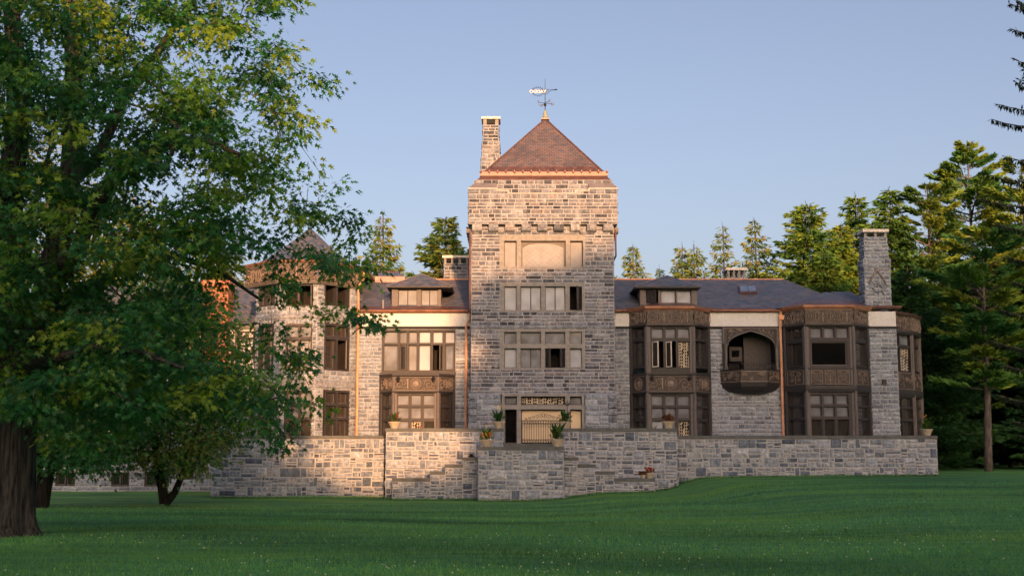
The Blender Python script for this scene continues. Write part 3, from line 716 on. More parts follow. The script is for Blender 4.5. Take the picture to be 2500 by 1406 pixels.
for a, b, F in ((lx0, tx0-.01, WF), (tx1+.01, b1[0], WF), (b1[1], b2[0], WF)):
    y = F.a[1]; z = gz(799, y); mb.sweep([(a, y), (b, y)], [(0, z-.10), (.06, z-.09), (.13, z), (.13, z+.04), (0, z+.07)])
z = gz(799, 76.2); mb.sweep([(px0_, 76.2), (rx_end, 76.2), (rx_end, 78.0)], [(0, z-.10), (.06, z-.09), (.13, z), (.13, z+.04), (0, z+.07)])
part('timber_moulding', mb, M['wood'])
def gutter(pts, z, name='copper_gutter', mat=None, h=.17):
    mb = MB(); mb.sweep(pts, [(.0, z-h), (.10, z-h), (.2, z-h*.45), (.22, z), (.17, z), (.12, z-.06), (0, z-.04)]); return part(name, mb, mat or M['gcop'])
def zg(py, y): return gz(py, y-.2)
gutter([(lx0-.3, 76.5), (tx0-.02, 76.5)], zg(757, 76.5)); gutter([(tx1+.02, 76.5), (b1[0]-.1, 76.5)], zg(756, 76.5)); gutter([(b1[1]+.15, 76.5), (b2[0]-.1, 76.5)], zg(755.5, 76.5))
# main roofs
zE_ = zg(757, 76.5)-.03; YR = 83.0; zR = gz(682.5, YR)
mb = MB(); ye = 76.35
def rp(x, t): return (x, ye+(YR-ye)*t, zE_+(zR-zE_)*t)
lr0 = gx(800, 700, 80)
mb.roof([rp(lx0-1.2, .13), rp(tx0, .13), rp(tx0, 1), rp(lr0, 1)]); mb.roof([(tx0, 2*YR-ye, zE_), (lx0-1.2, 2*YR-ye, zE_), (lr0, YR, zR), (tx0, YR, zR)])
rr = gx(1912, 682, YR); hx = gx(2118, 745, 76.4)
mb.roof([rp(tx1, .10), rp(hx-.5, .10), rp(rr, 1), rp(tx1, 1)])
pk = at(2048, 712, 80.5)                              # small second ridge towards the end chimney
mb.roof([rp(hx-.5, .10), (rx_end+.2, 78.5, zE_+.15), (rx_end+.2, 89, zE_), (rr, YR, zR)]); mb.roof([(rx_end+.2, 89.6, zE_), (tx1, 89.6, zE_), (tx1, YR, zR), (rr, YR, zR)])
mb.roof([(gx(2000, 745, 76.4), 76.6, zE_+.2), (rx_end-.3, 76.9, zE_+.2), (gx(2075, 713, 80.5), 80.5, pk.z), (gx(2030, 712, 80.5), 80.5, pk.z)])
mb.roof([(tx0, 78, zR-1), (tx1, 78, zR-1), (tx1, YR, zR), (tx0, YR, zR)])
roof = part('main_roof', mb, M['slate'], 'blue grey slate roof over the two wings')
mb = MB(); mb.tube([rp(lr0, 1), rp(tx0, 1)], .08, 6); mb.tube([rp(tx1, 1), rp(rr, 1)], .08, 6); mb.build('ridge_cap', M['copper'], roof)
mb = MB(); mb.tube([rp(rr, 1), rp(hx-.5, .1)], .04, 5); mb.build('hip_flashing', M['lead'], roof)
for a, b, lim in ((lx0-1.2, tx0, .13), (tx1, hx-.5, .10)):
    mb = MB(); mb.roof([rp(a, -.02), rp(b, -.02), rp(b, lim), rp(a, lim)]); k = a+.4
    while k < b: mb.tube([rp(k, -.02), rp(k, lim)], .025, 4); k += .55
    mb.build('standing_seam_band', M['dcopper'], roof)
mb = MB(); F_ = flat(0)
def onroof(px, py):                                   # where the photo's pixel meets the front slope
    lo, hi = 0., 1.
    for _ in range(40):
        m_ = (lo+hi)/2; y = ye+(YR-ye)*m_
        if at(px, py, y).z > zE_+(zR-zE_)*m_: lo = m_
        else: hi = m_
    return at(px, py, ye+(YR-ye)*lo)
q = [onroof(*p) for p in ((1806, 719), (1848, 719), (1845, 703), (1803, 703))]; up_ = Vector((0, -.1, .16))
mb.hexa([*q, *[p+up_ for p in q]]); sk = part('skylight', mb, M['dcopper'])
mb = MB(); s = [p+up_*1.06 for p in q]
for a, b in ((.05, .48), (.52, .95)):
    P = [s[0].lerp(s[1], a), s[0].lerp(s[1], b), s[3].lerp(s[2], b), s[3].lerp(s[2], a)]; P = [P[0].lerp(P[3], .08), P[1].lerp(P[2], .08), P[2].lerp(P[1], .08), P[3].lerp(P[0], .08)]
    mb.face(P, 0, (1, 1, 1), [(0, 0), (1, 0), (1, 1), (0, 1)])
mb.build('pane', M['skyl'], sk)
p0 = onroof(935, 752); mb = MB(); mb.tube([p0+Vector((0, 0, -.2)), p0+Vector((0, 0, .5))], .07, 8); part('vent_pipe', mb, M['lead'])
# glass lantern on the left ridge
l0, l1 = gx(918, 670, 83), gx(990, 670, 83); lz0, lz1 = zR+.02, gz(664, 83.5)
mb = MB(); mb.box(l0, l1, 82.4, 84.4, zR-.6, lz0+.12); lan = part('roof_lantern', mb, M['dcopper'], 'low glazed lantern on the left ridge')
mb = MB(); zt = lz1; P = [(l0+.1, 82.5, lz0+.12), (l1-.1, 82.5, lz0+.12), (l1-.6, 83.4, zt), (l0+.3, 83.4, zt)]; mb.face(P, 0, (1, 1, 1), [(0, 0), (1, 0), (1, 1), (0, 1)])
mb.face([(l1-.1, 82.5, lz0+.12), (l1-.1, 84.3, lz0+.12), (l1-.6, 83.4, zt)]); mb.face([(l1-.1, 84.3, lz0+.12), (l0+.1, 84.3, lz0+.12), (l0+.3, 83.4, zt), (l1-.6, 83.4, zt)]); mb.build('lantern_glass', M['skyl'], lan)
mb = MB()
for k in range(6): t = k/5; mb.tube([Vector(P[0]).lerp(Vector(P[1]), t), Vector(P[3]).lerp(Vector(P[2]), t)], .03, 4)
mb.tube([P[3], P[2]], .05, 5); mb.build('glazing_bars', M['dcopper'], lan)

# ---- dormers
def dormer(x0, x1, yw0, yw1, ex, ey, apx_, Y, lights, kinds, label, opens=()):
    F = flat(Y); u0, u1 = F.hit(x0, 730)[0], F.hit(x1, 730)[0]; z0, z1 = gz(yw1, Y), gz(yw0, Y)
    mb = MB(); rows = [(yw0+6, yw1-4)]
    mb.box(u0, u1, Y+.03, Y+.12, z0-.25, z0-.02)
    for xx in (u0, u1): mb.box(xx-.02, xx+.02, Y+.02, Y+4.5, z0-.2, z1)
    d = part('dormer', mb, M['lwood'], label)
    window(house, F, (x0, x1, yw0, yw1), lights, rows, kinds, [M['lwood'], M['wood'], M['wood']], .22, .02, opens=opens)
    eu0, eu1 = [flat(Y-.45).hit(e_, ey)[0] for e_ in ex]; ez = gz(ey, Y-.45); A = at(apx_[0], apx_[1], Y+1.6)
    mb = MB(); b = Y+4.5; E = [(eu0, Y-.45, ez), (eu1, Y-.45, ez), (eu1, b, ez), (eu0, b, ez)]; R = (A.x, b, A.z)
    mb.roof([E[0], E[1], tuple(A)]); mb.roof([E[1], E[2], R, tuple(A)]); mb.roof([E[3], E[0], tuple(A), R]); mb.build('dormer_roof', M['slate'], d)
    mb = MB(); mb.sweep([(eu0, b), (eu0, Y-.45), (eu1, Y-.45), (eu1, b)], [(-.4, ez-.1), (-.02, ez-.12), (.03, ez-.1), (.03, ez-.01), (0, ez-.002)]); mb.face([(eu0, Y-.44, ez-.105), (eu0, b, ez-.105), (eu1, b, ez-.105), (eu1, Y-.44, ez-.105)])
    mb.build('eaves_board', M['wood'], d)
    mb = MB()
    for e_ in E[:2]: mb.tube([e_, A], .035, 4)
    mb.build('hip_flashing', M['lead'], d)
    return d
dormer(957, 1076, 701, 757, (944, 1103), 698, (1032, 669), 77.3, [(972, 1018), (1028, 1074-5)], [['S', 'S']], 'left dormer with two pairs of curtained lights')
dormer(1563, 1702, 703, 745, (1550, 1710), 699, (1628, 673), 77.2, [(1577, 1607), (1614, 1650), (1653, 1688)], [['o', 'c', 'c']], 'right dormer with its left casement open', [(0, 0, -1, 38, 'd', .95)])

# ---- bays
def corner_posts(mb, pts, z0, z1, r=.13, m=0):
    for i, (x, y) in enumerate(pts):
        if 0 < i < len(pts)-1: mb.tube([(x, y-.02, z0), (x, y-.02, z1)], r, 8, m)
def bay(pts, zbands, label):
    """plan polyline from wall to wall; returns the part that carries friezes and windows"""
    mb = MB(); n = len(pts)
    for z0, z1, o in zbands: mb.sweep(pts, [(-.2, z0), (o*.6, z0), (o, z0+(z1-z0)*.45), (o, z1), (-.2, z1)])
    for q in (0, -1): mb.tube([(pts[q][0], pts[q][1]-.05, zT-.1), (pts[q][0], pts[q][1]-.05, max(z for _, z, _ in zbands))], .12, 8)
    b_ = part('bay_window', mb, M['wood'], label); zz = sorted(z for q in zbands for z in q[:2])
    for i in range(1, n-1):
        cp = MB(); x, y = pts[i]; cp.tube([(x, y-.02, zT-.1), (x, y-.02, zz[-1])], .10, 8)
        for G, s_ in ((Face(pts[i-1], pts[i]), -1), (Face(pts[i], pts[i+1]), 1)):
            u = G.L-.22 if s_ < 0 else 0; cp.fbox(G, u, u+.22, zT-.1, zz[-1], -.15, .015)
        cp.build('corner_post', M['lwood'] if n == 4 and len(zbands) > 1 else M['wood'], b_)
    return b_
def faces(pts): return [Face(a, b) for a, b in zip(pts, pts[1:])]
def friezes(parent, pts, z0, z1, out, style, name='frieze'):
    q = MB.__new__(MB); q.__init__()
    off = []
    for i, F in enumerate(faces(pts)):
        G = Face(F.p(0, 0, out)[:2], F.p(F.L, 0, out)[:2]); frieze(q, G, 0, G.L, z0, z1, style, i)
    return q.build(name, CV, parent)
def side_win(parent, F, m0, m1, rows, kind, n=1, opens=()):
    """window that fills a canted face between its posts; z from photo rows at the face's middle"""
    Z = lambda y: F.hit((m0+m1)/2, y)[1]
    u0, u1 = .12, F.L-.12; mb = MB(); rs = [(Z(b), Z(a)) for a, b in rows]; z1 = rs[0][1]+.12; z0 = max(zT-.1, rs[-1][0]-.1)
    cols = [(u0+.1+(u1-u0-.1)*k/n, u0+(u1-u0-.1)*(k+1)/n) for k in range(n)]; vb = [u0, *[x for c in cols for x in c], u1]
    for a, b in zip(vb[0::2], vb[1::2]): mb.fbox(F, a, b, z0, z1, -.25, -.02)
    hb = [z1, *[x for r in rs for x in (r[1], r[0])], z0]
    for a, b in cols:
        for t, q in zip(hb[0::2], hb[1::2]):
            if t-q > .01: mb.fbox(F, a, b, q, t, -.25, -.03)
    w_ = mb.build('window', M['wood'], house)
    pn = {}
    for ri, (q, t) in enumerate(rs):
        for a, b in cols:
            p = pn.setdefault(kind[ri], MB())
            p.face([F.p(a, q, -.2), F.p(b, q, -.2), F.p(b, t, -.2), F.p(a, t, -.2)], 0, (1, 1, 1), [(0, 0), (b-a, 0), (b-a, t-q), (0, t-q)])
    for k, p in pn.items(): p.build('pane', M[PANE[k]], w_)
def P_(px, py, Y): return (gx(px, py, Y), Y)
c3 = lambda a, b, g=6: [(a+(b-a)*k/3+g/2*(k > 0), a+(b-a)*(k+1)/3-g/2*(k < 2)) for k in range(3)]

# left lower bay
Yb = 75.35; bp = [P_(930, 1000, 76.5), P_(960, 1000, Yb), P_(1069, 1000, Yb), P_(1107, 1000, 76.5)]
zb = lambda y: gz(y, Yb)
by = bay(bp, [(zb(959), zb(953), .14), (zb(920), zb(912), .16)], 'low canted bay under the broad left window')
friezes(by, bp, zb(954), zb(919), .06, 1)
f = faces(bp)
window(house, f[1], (962, 1067, 958, 1084), c3(970, 1061), [(964, 988), (994, 1021), (1028, 1080)], [['g', 'g', 'g'], ['g', 'g', 'g'], ['g', 'k', 'd']], WOOD, .25, -.02)
side_win(by, f[0], 930, 960, [(964, 990), (996, 1023), (1029, 1080)], 'ddd'); side_win(by, f[2], 1072, 1107, [(964, 990), (996, 1023), (1029, 1080)], 'ddd')
mb = MB(); z = zb(912); mb.face([(*bp[0], z+.02), (*bp[3], z+.02), (*bp[2], z+.02), (*bp[1], z+.02)][::-1]); mb.build('bay_roof', M['lead'], by)
mb = MB()
for px in (972, 1058): mb.tube([at(px, 926, Yb-.2), at(px, 930, Yb-.42)], [.09, .05], 6); mb.lathe(at(px, 924, Yb-.2).x, Yb-.2, [(0, zb(930)), (.1, zb(928)), (.12, zb(924)), (.06, zb(920)), (0, zb(919))], 8)
mb.build('carved_mask', M['iron'], by)
# broad window above it
window(house, WF, LW, [(937, 971), (976, 993), (998, 1018), (1023, 1051), (1057, 1081), (1087, 1110)], [(809, 837), (842, 904)], [['g', 'g', 'g', 'c', 'c', 'c'], ['g', 'g', 's', 'c', 'o', 'g']],
       WOOD, .28, .04, sill=.16, opens=[(1, 1, -1, 28, 'd', 1.), (4, 1, 1, 65, 'd', .6), (5, 1, -1, 24, 'g', .95)], label='broad timber window of six by two lights')

# right of the tower: two storey bay
Yb1 = 75.2; bp1 = [P_(1541, 900, 76.5), P_(1580, 900, Yb1), P_(1694, 900, Yb1), P_(1731, 900, 76.5)]; zb = lambda y: gz(y, Yb1)
by = bay(bp1, [(zb(961), zb(955), .12), (zb(917), zb(910), .14), (zb(797), zb(791), .16)], 'two storey canted timber bay right of the tower')
friezes(by, bp1, zb(956), zb(916), .05, 1); friezes(by, bp1, zb(792), zb(755), .10, 0)
gutter([(bp1[0][0]-.1, 76.4), *bp1[1:3], (bp1[3][0]+.1, 76.4)], gz(747, Yb1-.2), h=.26)
f = faces(bp1); o3 = [(1, 0, -1, 60, 'd', 1)]
window(house, f[1], (1582, 1692, 797, 911), c3(1592, 1684), [(801, 825), (833, 897)], [['g', 'g', 'g'], ['o', 'o', 'k']], [M['wood'], M['lwood'], M['white']], .25, -.02, opens=[(0, 1, -1, 55, 'd', .8), (1, 1, -1, 55, 'd', .8)])
window(house, f[1], (1582, 1692, 960, 1084), c3(1592, 1684), [(965, 989), (995, 1020), (1027, 1080)], [['g', 'g', 'g'], ['g', 'g', 'g'], ['c', 'g', 'k']], WOOD, .25, -.02)
for F, a, b in ((f[0], 1541, 1580), (f[2], 1694, 1731)):
    side_win(by, F, a, b, [(801, 826), (834, 895)], 'dd'); side_win(by, F, a, b, [(965, 990), (996, 1022), (1029, 1080)], 'ddd')
mb = MB(); E = [(bp1[0][0]-.1, 76.3), *bp1[1:3], (bp1[3][0]+.1, 76.3)]; z = gz(747, Yb1-.2)-.03; A = onroof(1640, 735)
for a, b in zip(E, E[1:]): mb.roof([(a[0], a[1]-.1, z), (b[0], b[1]-.1, z), (min(max(b[0], A.x-.8), A.x+.8), A.y, A.z), (min(max(a[0], A.x-.8), A.x+.8), A.y, A.z)])
mb.build('bay_roof', M['dcopper'], by)
mb = MB()
for px in (1592, 1684): mb.lathe(at(px, 922, Yb1-.18).x, Yb1-.18, [(0, zb(929)), (.1, zb(927)), (.12, zb(922)), (.06, zb(918)), (0, zb(917))], 8)
mb.build('carved_mask', M['iron'], by)

# far right bay with picture window
Yb2 = 75.0; bp2 = [P_(1917, 900, 76.4), P_(1968, 900, Yb2), P_(2086, 900, Yb2), P_(2121, 900, 76.3)]; zb = lambda y: gz(y, Yb2)
by = bay(bp2, [(zb(957), zb(940), .14), (zb(797), zb(790), .16), (zb(902), zb(897), .03)], 'large canted timber bay with a picture window')
friezes(by, bp2, zb(791), zb(755), .10, 0)
gutter([(bp2[0][0]-.1, 76.3), *bp2[1:3], (bp2[3][0]+.1, 76.1)], gz(744, Yb2-.2), h=.27)
f = faces(bp2)
window(house, f[1], (1970, 2084, 796, 828), c3(1979, 2071), [(800, 824)], [['g', 'g', 'g']], WOOD, .25, -.02)
window(house, f[1], (1970, 2084, 828.5, 897), [(1981, 2068)], [(834, 892)], [['p']], WOOD, .18, -.02, sash=.06, label='large dark picture window')
window(house, f[1], (1970, 2084, 958, 1084), c3(1979, 2073), [(963, 986), (992, 1016), (1023, 1080)], [['g', 'g', 'g'], ['g', 'g', 'g'], ['d', 'd', 'd']], WOOD, .25, -.02)
for F, a, b in ((f[0], 1917, 1968), (f[2], 2086, 2121)):
    side_win(by, F, a, b, [(803, 827), (838, 893)], 'dd'); side_win(by, F, a, b, [(964, 988), (994, 1019), (1026, 1080)], 'ddd')
mb = MB(); zp0, zp1 = zb(938), zb(903); F = Face(f[1].p(0, 0, .02)[:2], f[1].p(f[1].L, 0, .02)[:2]); u = lambda x: F.hit(x, 920)[0]
for (a, b), k in zip(c3(1980, 2074, 5), 'stz'): panel(mb, F, u(a), u(b), zp0, zp1, k)
for F in (f[0], f[2]): panel(mb, Face(F.p(0, 0, .02)[:2], F.p(F.L, 0, .02)[:2]), .2, F.L-.2, zp0, zp1, 't')
mb.build('carved_panels', CV, by)
mb = MB(); mb.sweep(bp2, [(.0, zp0-.02), (.0, zp1+.03)]); mb.build('panel_rails', M['wood'], by)
mb = MB(); E = [(bp2[0][0]-.1, 76.2), *bp2[1:3], (bp2[3][0]+.1, 76.0)]; z = gz(744, Yb2-.2)-.03; A = at(2018, 712, 79.0)
for a, b in zip(E, E[1:]):
    mb.roof([(a[0], a[1]-.1, z), (b[0], b[1]-.1, z), tuple(Vector((b[0], b[1]-.1, z)).lerp(A, .38)), tuple(Vector((a[0], a[1]-.1, z)).lerp(A, .38))], 0)
    mb.roof([tuple(Vector((a[0], a[1]-.1, z)).lerp(A, .38)), tuple(Vector((b[0], b[1]-.1, z)).lerp(A, .38)), tuple(A)], 1)
    for k in range(5): p = Vector((a[0], a[1]-.1, z)).lerp(Vector((b[0], b[1]-.1, z)), k/4); mb.tube([p, p.lerp(A, .38)], .02, 4)
mb.roof([(E[3][0], E[3][1]-.1, z), (rx_end, 78.5, zE_+.15), tuple(A)], 1); mb.roof([(E[0][0]-.6, 77.2, zE_+.2), (E[0][0], E[0][1]-.1, z), tuple(A)], 1)
mb.build('bay_roof', [M['dcopper'], M['slate']], by)
gutter([(px0_+.0, 76.2), (rx_end+.15, 76.2), (rx_end+.15, 78.2)], gz(746, 76.0), h=.22, mat=M['dcopper'])
# bay on the end wall
ep = [(rx_end, 78.1), P_(2229, 900, 80.2), P_(2247, 900, 82.2), (gx(2240, 900, 84.6), 84.6)]; ze = lambda y: gz(y, 79)
by = bay(ep, [(ze(968), ze(950), .12), (ze(815), ze(806), .14)], 'canted timber bay on the end wall')
friezes(by, ep, ze(807), ze(768), .08, 0); friezes(by, ep, ze(950), ze(908), .02, 2, 'carved_panels')
gutter([(rx_end, 77.9), *ep[1:]], ze(762), mat=M['dcopper'], h=.2)
f = faces(ep)
for F, a, b, k in ((f[0], 2192, 2229, ('gk', 'ddd')), (f[1], 2229, 2247, ('bb', 'bbb')), (f[2], 2240, 2247, ('dd', 'ddd'))):
    side_win(by, F, a, b, [(817, 842), (850, 905)], k[0], 2); side_win(by, F, a, b, [(972, 992), (998, 1022), (1028, 1080)], k[1], 2)
mb = MB(); z = ze(762)-.02; A = (rx_end-1.5, 81.5, z+1.0)
for a, b in zip(ep, ep[1:]): mb.roof([(*a, z), (*b, z), A])
mb.build('bay_roof', M['slate'], by)

# ---- balcony
mb = MB(); u0, u1, z0, z1 = BAL; z0 -= .0; B = 2.2
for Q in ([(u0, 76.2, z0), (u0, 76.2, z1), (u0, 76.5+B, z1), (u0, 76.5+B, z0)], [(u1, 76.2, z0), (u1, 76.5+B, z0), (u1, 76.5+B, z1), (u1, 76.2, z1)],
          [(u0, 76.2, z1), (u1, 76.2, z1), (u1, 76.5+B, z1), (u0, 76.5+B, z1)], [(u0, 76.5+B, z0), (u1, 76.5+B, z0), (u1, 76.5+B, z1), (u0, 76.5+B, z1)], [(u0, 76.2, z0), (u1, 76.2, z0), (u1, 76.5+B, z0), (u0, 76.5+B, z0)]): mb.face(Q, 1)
bc = part('balcony', mb, [M['wood'], M['recess_shade']], 'recessed balcony under a carved timber arch')  # recess faces painted near-black to imitate its deep shade
bd = MB()
for k in range(24): x = u0+1.2+(u1-u0-1.22)*k/24; bd.box(x, x+.06, 77.5, 77.56, z0, z1-.2)
bd.build('board_cladding', M['board'], bc)
window(house, flat(77.6), (1781, 1812, 847, 882), [(1785, 1806)], [(854, 873)], [['p']], [M['wood'], M['lwood']], .1, 0, sash=.03)
SF = flat(76.28); s0, s1 = gx(1764, 820, 76.28), gx(1900, 820, 76.28); sz0, sz1 = gz(839, 76.28), gz(800, 76.28); a0, a1 = gx(1775, 830, 76.28), gx(1891, 830, 76.28); am = (a0+a1)/2
mb = MB(); arc = []
for k in range(17):
    t = k/16*2-1; arc.append((am+(a1-a0)/2*t, sz0+(gz(807, 76.28)-sz0)*(.50*(1-min(1, abs(t))**3.2)**.6+.50*(1-abs(t)))))
for (a, za), (b, zb_) in zip(arc, arc[1:]):
    mb.face([SF.p(a, za), SF.p(b, zb_), SF.p(b, sz1), SF.p(a, sz1)], 0); mb.face([SF.p(a, za), SF.p(a, za, -.3), SF.p(b, zb_, -.3), SF.p(b, zb_)], 0)
mb.tube([SF.p(a, z_-.02, .02) for a, z_ in arc], .05, 6, 1)
for a, b in ((s0, a0), (a1, s1)): mb.fbox(SF, a, b, sz0, sz1, -.3, .0, 0)
mb.fbox(SF, s0, s1, sz1-.08, sz1, -.0, .05, 1); mb.fbox(SF, s0, s0+.08, sz0, sz1-.08, 0, .05, 1); mb.fbox(SF, s1-.08, s1, sz0, sz1-.08, 0, .05, 1)
rng = random.Random(5)
for k in range(46):
    s_ = rng.choice((-1, 1)); t = rng.uniform(.35, .98); uu = am+s_*(a1-a0)/2*t; lo = np.interp(t, [abs(x-am)/((a1-a0)/2) for x, _ in arc[8:]], [z_ for _, z_ in arc[8:]])+.12
    if sz1-.12-lo > .05: zz = rng.uniform(lo, sz1-.12); scroll(mb, SF, uu, zz, .06, rng.choice((-1, 1)), .012, 2) if k % 3 else knob(mb, SF, uu, zz, .03, 2)
mb.build('carved_arch', [M['wood'], M['lwood'], M['relief']], bc)
for px in (1771, 1895):
    x = gx(px, 870, 76.3); mb = MB(); zz0, zz1 = gz(903, 76.3), sz0
    mb.lathe(x, 76.12, [(.13, zz0), (.13, zz0+.08), (.09, zz0+.12), (.085, zz1-.34), (.095, zz1-.32), (.12, zz1-.22), (.18, zz1-.06), (.2, zz1)], 10); mb.build('column', M['lwood'], bc)
    mb = MB(); mb.box(x-(.16 if px < 1800 else .05), x+(.05 if px < 1800 else .16), 76.25, 76.6, zz0, zz1); mb.build('jamb', M['wood'], bc)
bq = [P_(1759, 910, 76.5), P_(1808, 910, 75.3), P_(1873, 910, 75.3), P_(1906, 910, 76.5)]; bq[3] = (bq[2][0]+(bq[1][0]-bq[0][0]), 76.5)
zq = lambda y: gz(y, 75.3); mb = MB()
mb.sweep(bq, [(-.3, zq(905)), (.03, zq(905)), (.05, zq(901)), (-.3, zq(901))]); mb.sweep(bq, [(-.2, zq(936)), (.02, zq(936)), (.04, zq(931)), (-.2, zq(931))])
mb.face([(*p, zq(904)) for p in bq][::-1])
R = 5; cxm = (bq[0][0]+bq[3][0])/2; prev = [(*p, zq(935)) for p in bq]
for k in range(1, R+1):
    t = k/R; s_ = math.cos(t*math.pi/2)**.85; cur = [(cxm+(x-cxm)*(.28+.72*s_), 76.5+(y-76.5)*(.05+.95*s_), zq(935)-(zq(935)-gz(961, 76.2))*math.sin(t*math.pi/2)) for x, y in bq]
    for i in range(3): mb.face([cur[i], cur[i+1], prev[i+1], prev[i]])
    prev = cur
mb.build('bowl', M['wood'], bc); friezes(bc, bq, zq(932), zq(905), .03, 2, 'carved_band')
mb = MB()
for F in faces(bq):
    n = 9
    for k in range(n):
        u = F.L*(k+.5)/n; zz = zq(902); mb.tube([F.p(u, zz-.02, .0), F.p(u, zz+.1, .12), F.p(u, zz+.25, .08), F.p(u, zz+.38, .0), F.p(u, zz+.45, .02)], .017, 4)
mb.sweep(bq, [(.0, zq(886)-.02), (.03, zq(886)-.02), (.03, zq(886)+.02), (0, zq(886)+.02), (0, zq(886)-.02)]); mb.build('iron_railing', M['iron'], bc)
mb = MB(); mb.box(gx(2155, 932, 76.1), gx(2164, 932, 76.1), 76.02, 76.25, gz(938, 76.1), gz(926, 76.1)); part('wall_vent', mb, M['iron'])

# ---- downpipes
def pipe(pts, r, mat, label=None, heads=()):
    mb = MB(); mb.tube(pts, r, 7)
    for p in heads: mb.hexa([(p.x-.13, p.y-.1, p.z-.28), (p.x+.13, p.y-.1, p.z-.28), (p.x+.13, p.y+.12, p.z-.28), (p.x-.13, p.y+.12, p.z-.28), (p.x-.17, p.y-.14, p.z), (p.x+.17, p.y-.14, p.z), (p.x+.17, p.y+.14, p.z), (p.x-.17, p.y+.14, p.z)])
    z = pts[0][2]-.6
    part('downpipe', mb, mat, label)
x = gx(873, 900, 76.4); x = max(x, lx0+.02)
pipe([(gx(888, 664, 76.1), 76.1, gz(664, 76.1)), (gx(886, 684, 76.1), 76.1, gz(684, 76.1)), (x, 76.1, gz(700, 76.1)), (x, 76.3, gz(760, 76.3)), (x, 76.35, zT)], .085, M['copper'], 'bright copper downpipe beside the left turret')
x = gx(1137.5, 900, 76.35); pipe([(gx(1147, 762, 76.3), 76.3, gz(762, 76.3)), (gx(1147, 778, 76.3), 76.3, gz(778, 76.3)), (x, 76.35, gz(790, 76.35)), (x, 76.35, zT)], .075, M['copper'], 'copper downpipe left of the tower')
x = gx(1908, 900, 76.3); pipe([(gx(1906, 765, 76.2), 76.2, gz(760, 76.2)), (x, 76.32, gz(800, 76.3)), (x, 76.32, zT)], .085, M['copper'], 'copper downpipe right of the balcony', [at(1907, 770, 76.2)])
pipe([(tx0-.06, 74.95, gz(562, 75)), (tx0-.1, 74.95, gz(580, 75)), (tx0-.1, 75.05, gz(757, 75)), (tx0-.1, 76, gz(764, 76))], .06, M['dcopper'], 'thin dark pipe down the tower corner')
pipe([(tx1+.12, 74.95, gz(562, 75)), (tx1+.14, 75.0, gz(625, 75)), (tx1+.02, 75.2, gz(634, 75))], .06, M['dcopper'])

# ---- chimneys
def chimney(x0, x1, Y, D, tiers, cap, nopen, label, pal=TOWER, seed=1):
    """tiers: (py_top, py_bottom, outset in metres); openings under a white slab"""
    mb = MB(); u0, u1 = gx(x0, tiers[0][0], Y), gx(x1, tiers[0][0], Y)
    for i, (t, b, o) in enumerate(tiers):
        z0, z1 = gz(b, Y), gz(t, Y); A = [(u0-o, Y-o), (u1+o, Y-o), (u1+o, Y+D+o), (u0-o, Y+D+o)]
        for k in range(4): F = Face(A[k], A[(k+1) % 4]); ashlar(mb, F, 0, F.L, z0, z1, seed=seed+i*7+k, pal=pal, ch=.24, bl=(.3, .75))
        mb.face([(*p, z1) for p in A], 1)
    ch = part('chimney', mb, ST, label)
    mb = MB(); z1 = gz(tiers[0][0], Y); zc = gz(cap[1], Y); zt = gz(cap[0], Y); n = nopen+1; W = u1-u0; pw = .16 if W > 1.2 else .22
    for k in range(n):
        a = u0+(W-pw)*k/(n-1)
        for y in (Y, Y+D-.18): mb.box(a, a+pw, y, y+.18, z1, zc)
    mb.build('chimney_piers', M['trim'], ch)
    mb = MB(); mb.box(u0+pw, u1-pw, Y+.3, Y+D-.3, z1+.004, z1+.02); mb.box(u0-.12, u1+.12, Y-.12, Y+D+.12, zc, zt); mb.build('chimney_cap', M['white'], ch)
    return ch
chimney(1180, 1217, 77.2, 1.3, [(305, 345, 0), (345, 385, .06), (385, 440, .12)], (286, 291.5), 1, 'tall slender stone chimney beside the tower roof', seed=61)
chimney(2110, 2165, 76.5, 1.1, [(578, 596, 0), (596, 632, .04), (632, 654, .14), (654, 750, .10)], (560, 567), 2, 'broad stone chimney at the right end', WING, 71)
chimney(1084, 1143, 83.6, 1.6, [(643, 690, 0)], (624, 630), 3, 'squat stone chimney behind the left ridge', seed=81)
chimney(1776, 1821, 84.2, 1.4, [(677, 690, 0)], (654, 660), 3, 'low chimney with slab cap behind the right ridge', seed=91)
CF = flat(76.5-.11); mb = MB(); pz = lambda y: gz(y, 76.4); px = lambda x: gx(x, 690, 76.4)
for a, b in (((2121, 692), (2142, 658)), ((2142, 658), (2163, 692))):
    A, B = (px(a[0]), pz(a[1])), (px(b[0]), pz(b[1])); mb.hexa([CF.p(A[0], A[1]-.1, .12), CF.p(B[0], B[1]-.1, .12), CF.p(B[0], B[1]-.1, 0), CF.p(A[0], A[1]-.1, 0), CF.p(A[0], A[1]+.1, .12), CF.p(B[0], B[1]+.1, .12), CF.p(B[0], B[1]+.1, 0), CF.p(A[0], A[1]+.1, 0)], 0, (.16, .15, .15))
mb.tube([CF.p(px(2143)+.26*math.cos(k*.524), pz(703)+.26*math.sin(k*.524), .06) for k in range(12)], .05, 4, 0, (.24, .28, .34), closed=True)
for k in range(8): a = k*math.pi/4; mb.tube([CF.p(px(2143)+.3*math.cos(a), pz(703)+.3*math.sin(a), .07), CF.p(px(2143)+.5*math.cos(a), pz(703)+.5*math.sin(a), .05)], .05, 4, 0, (.22, .26, .32))
part('stone_rosette', mb, M['stone'])

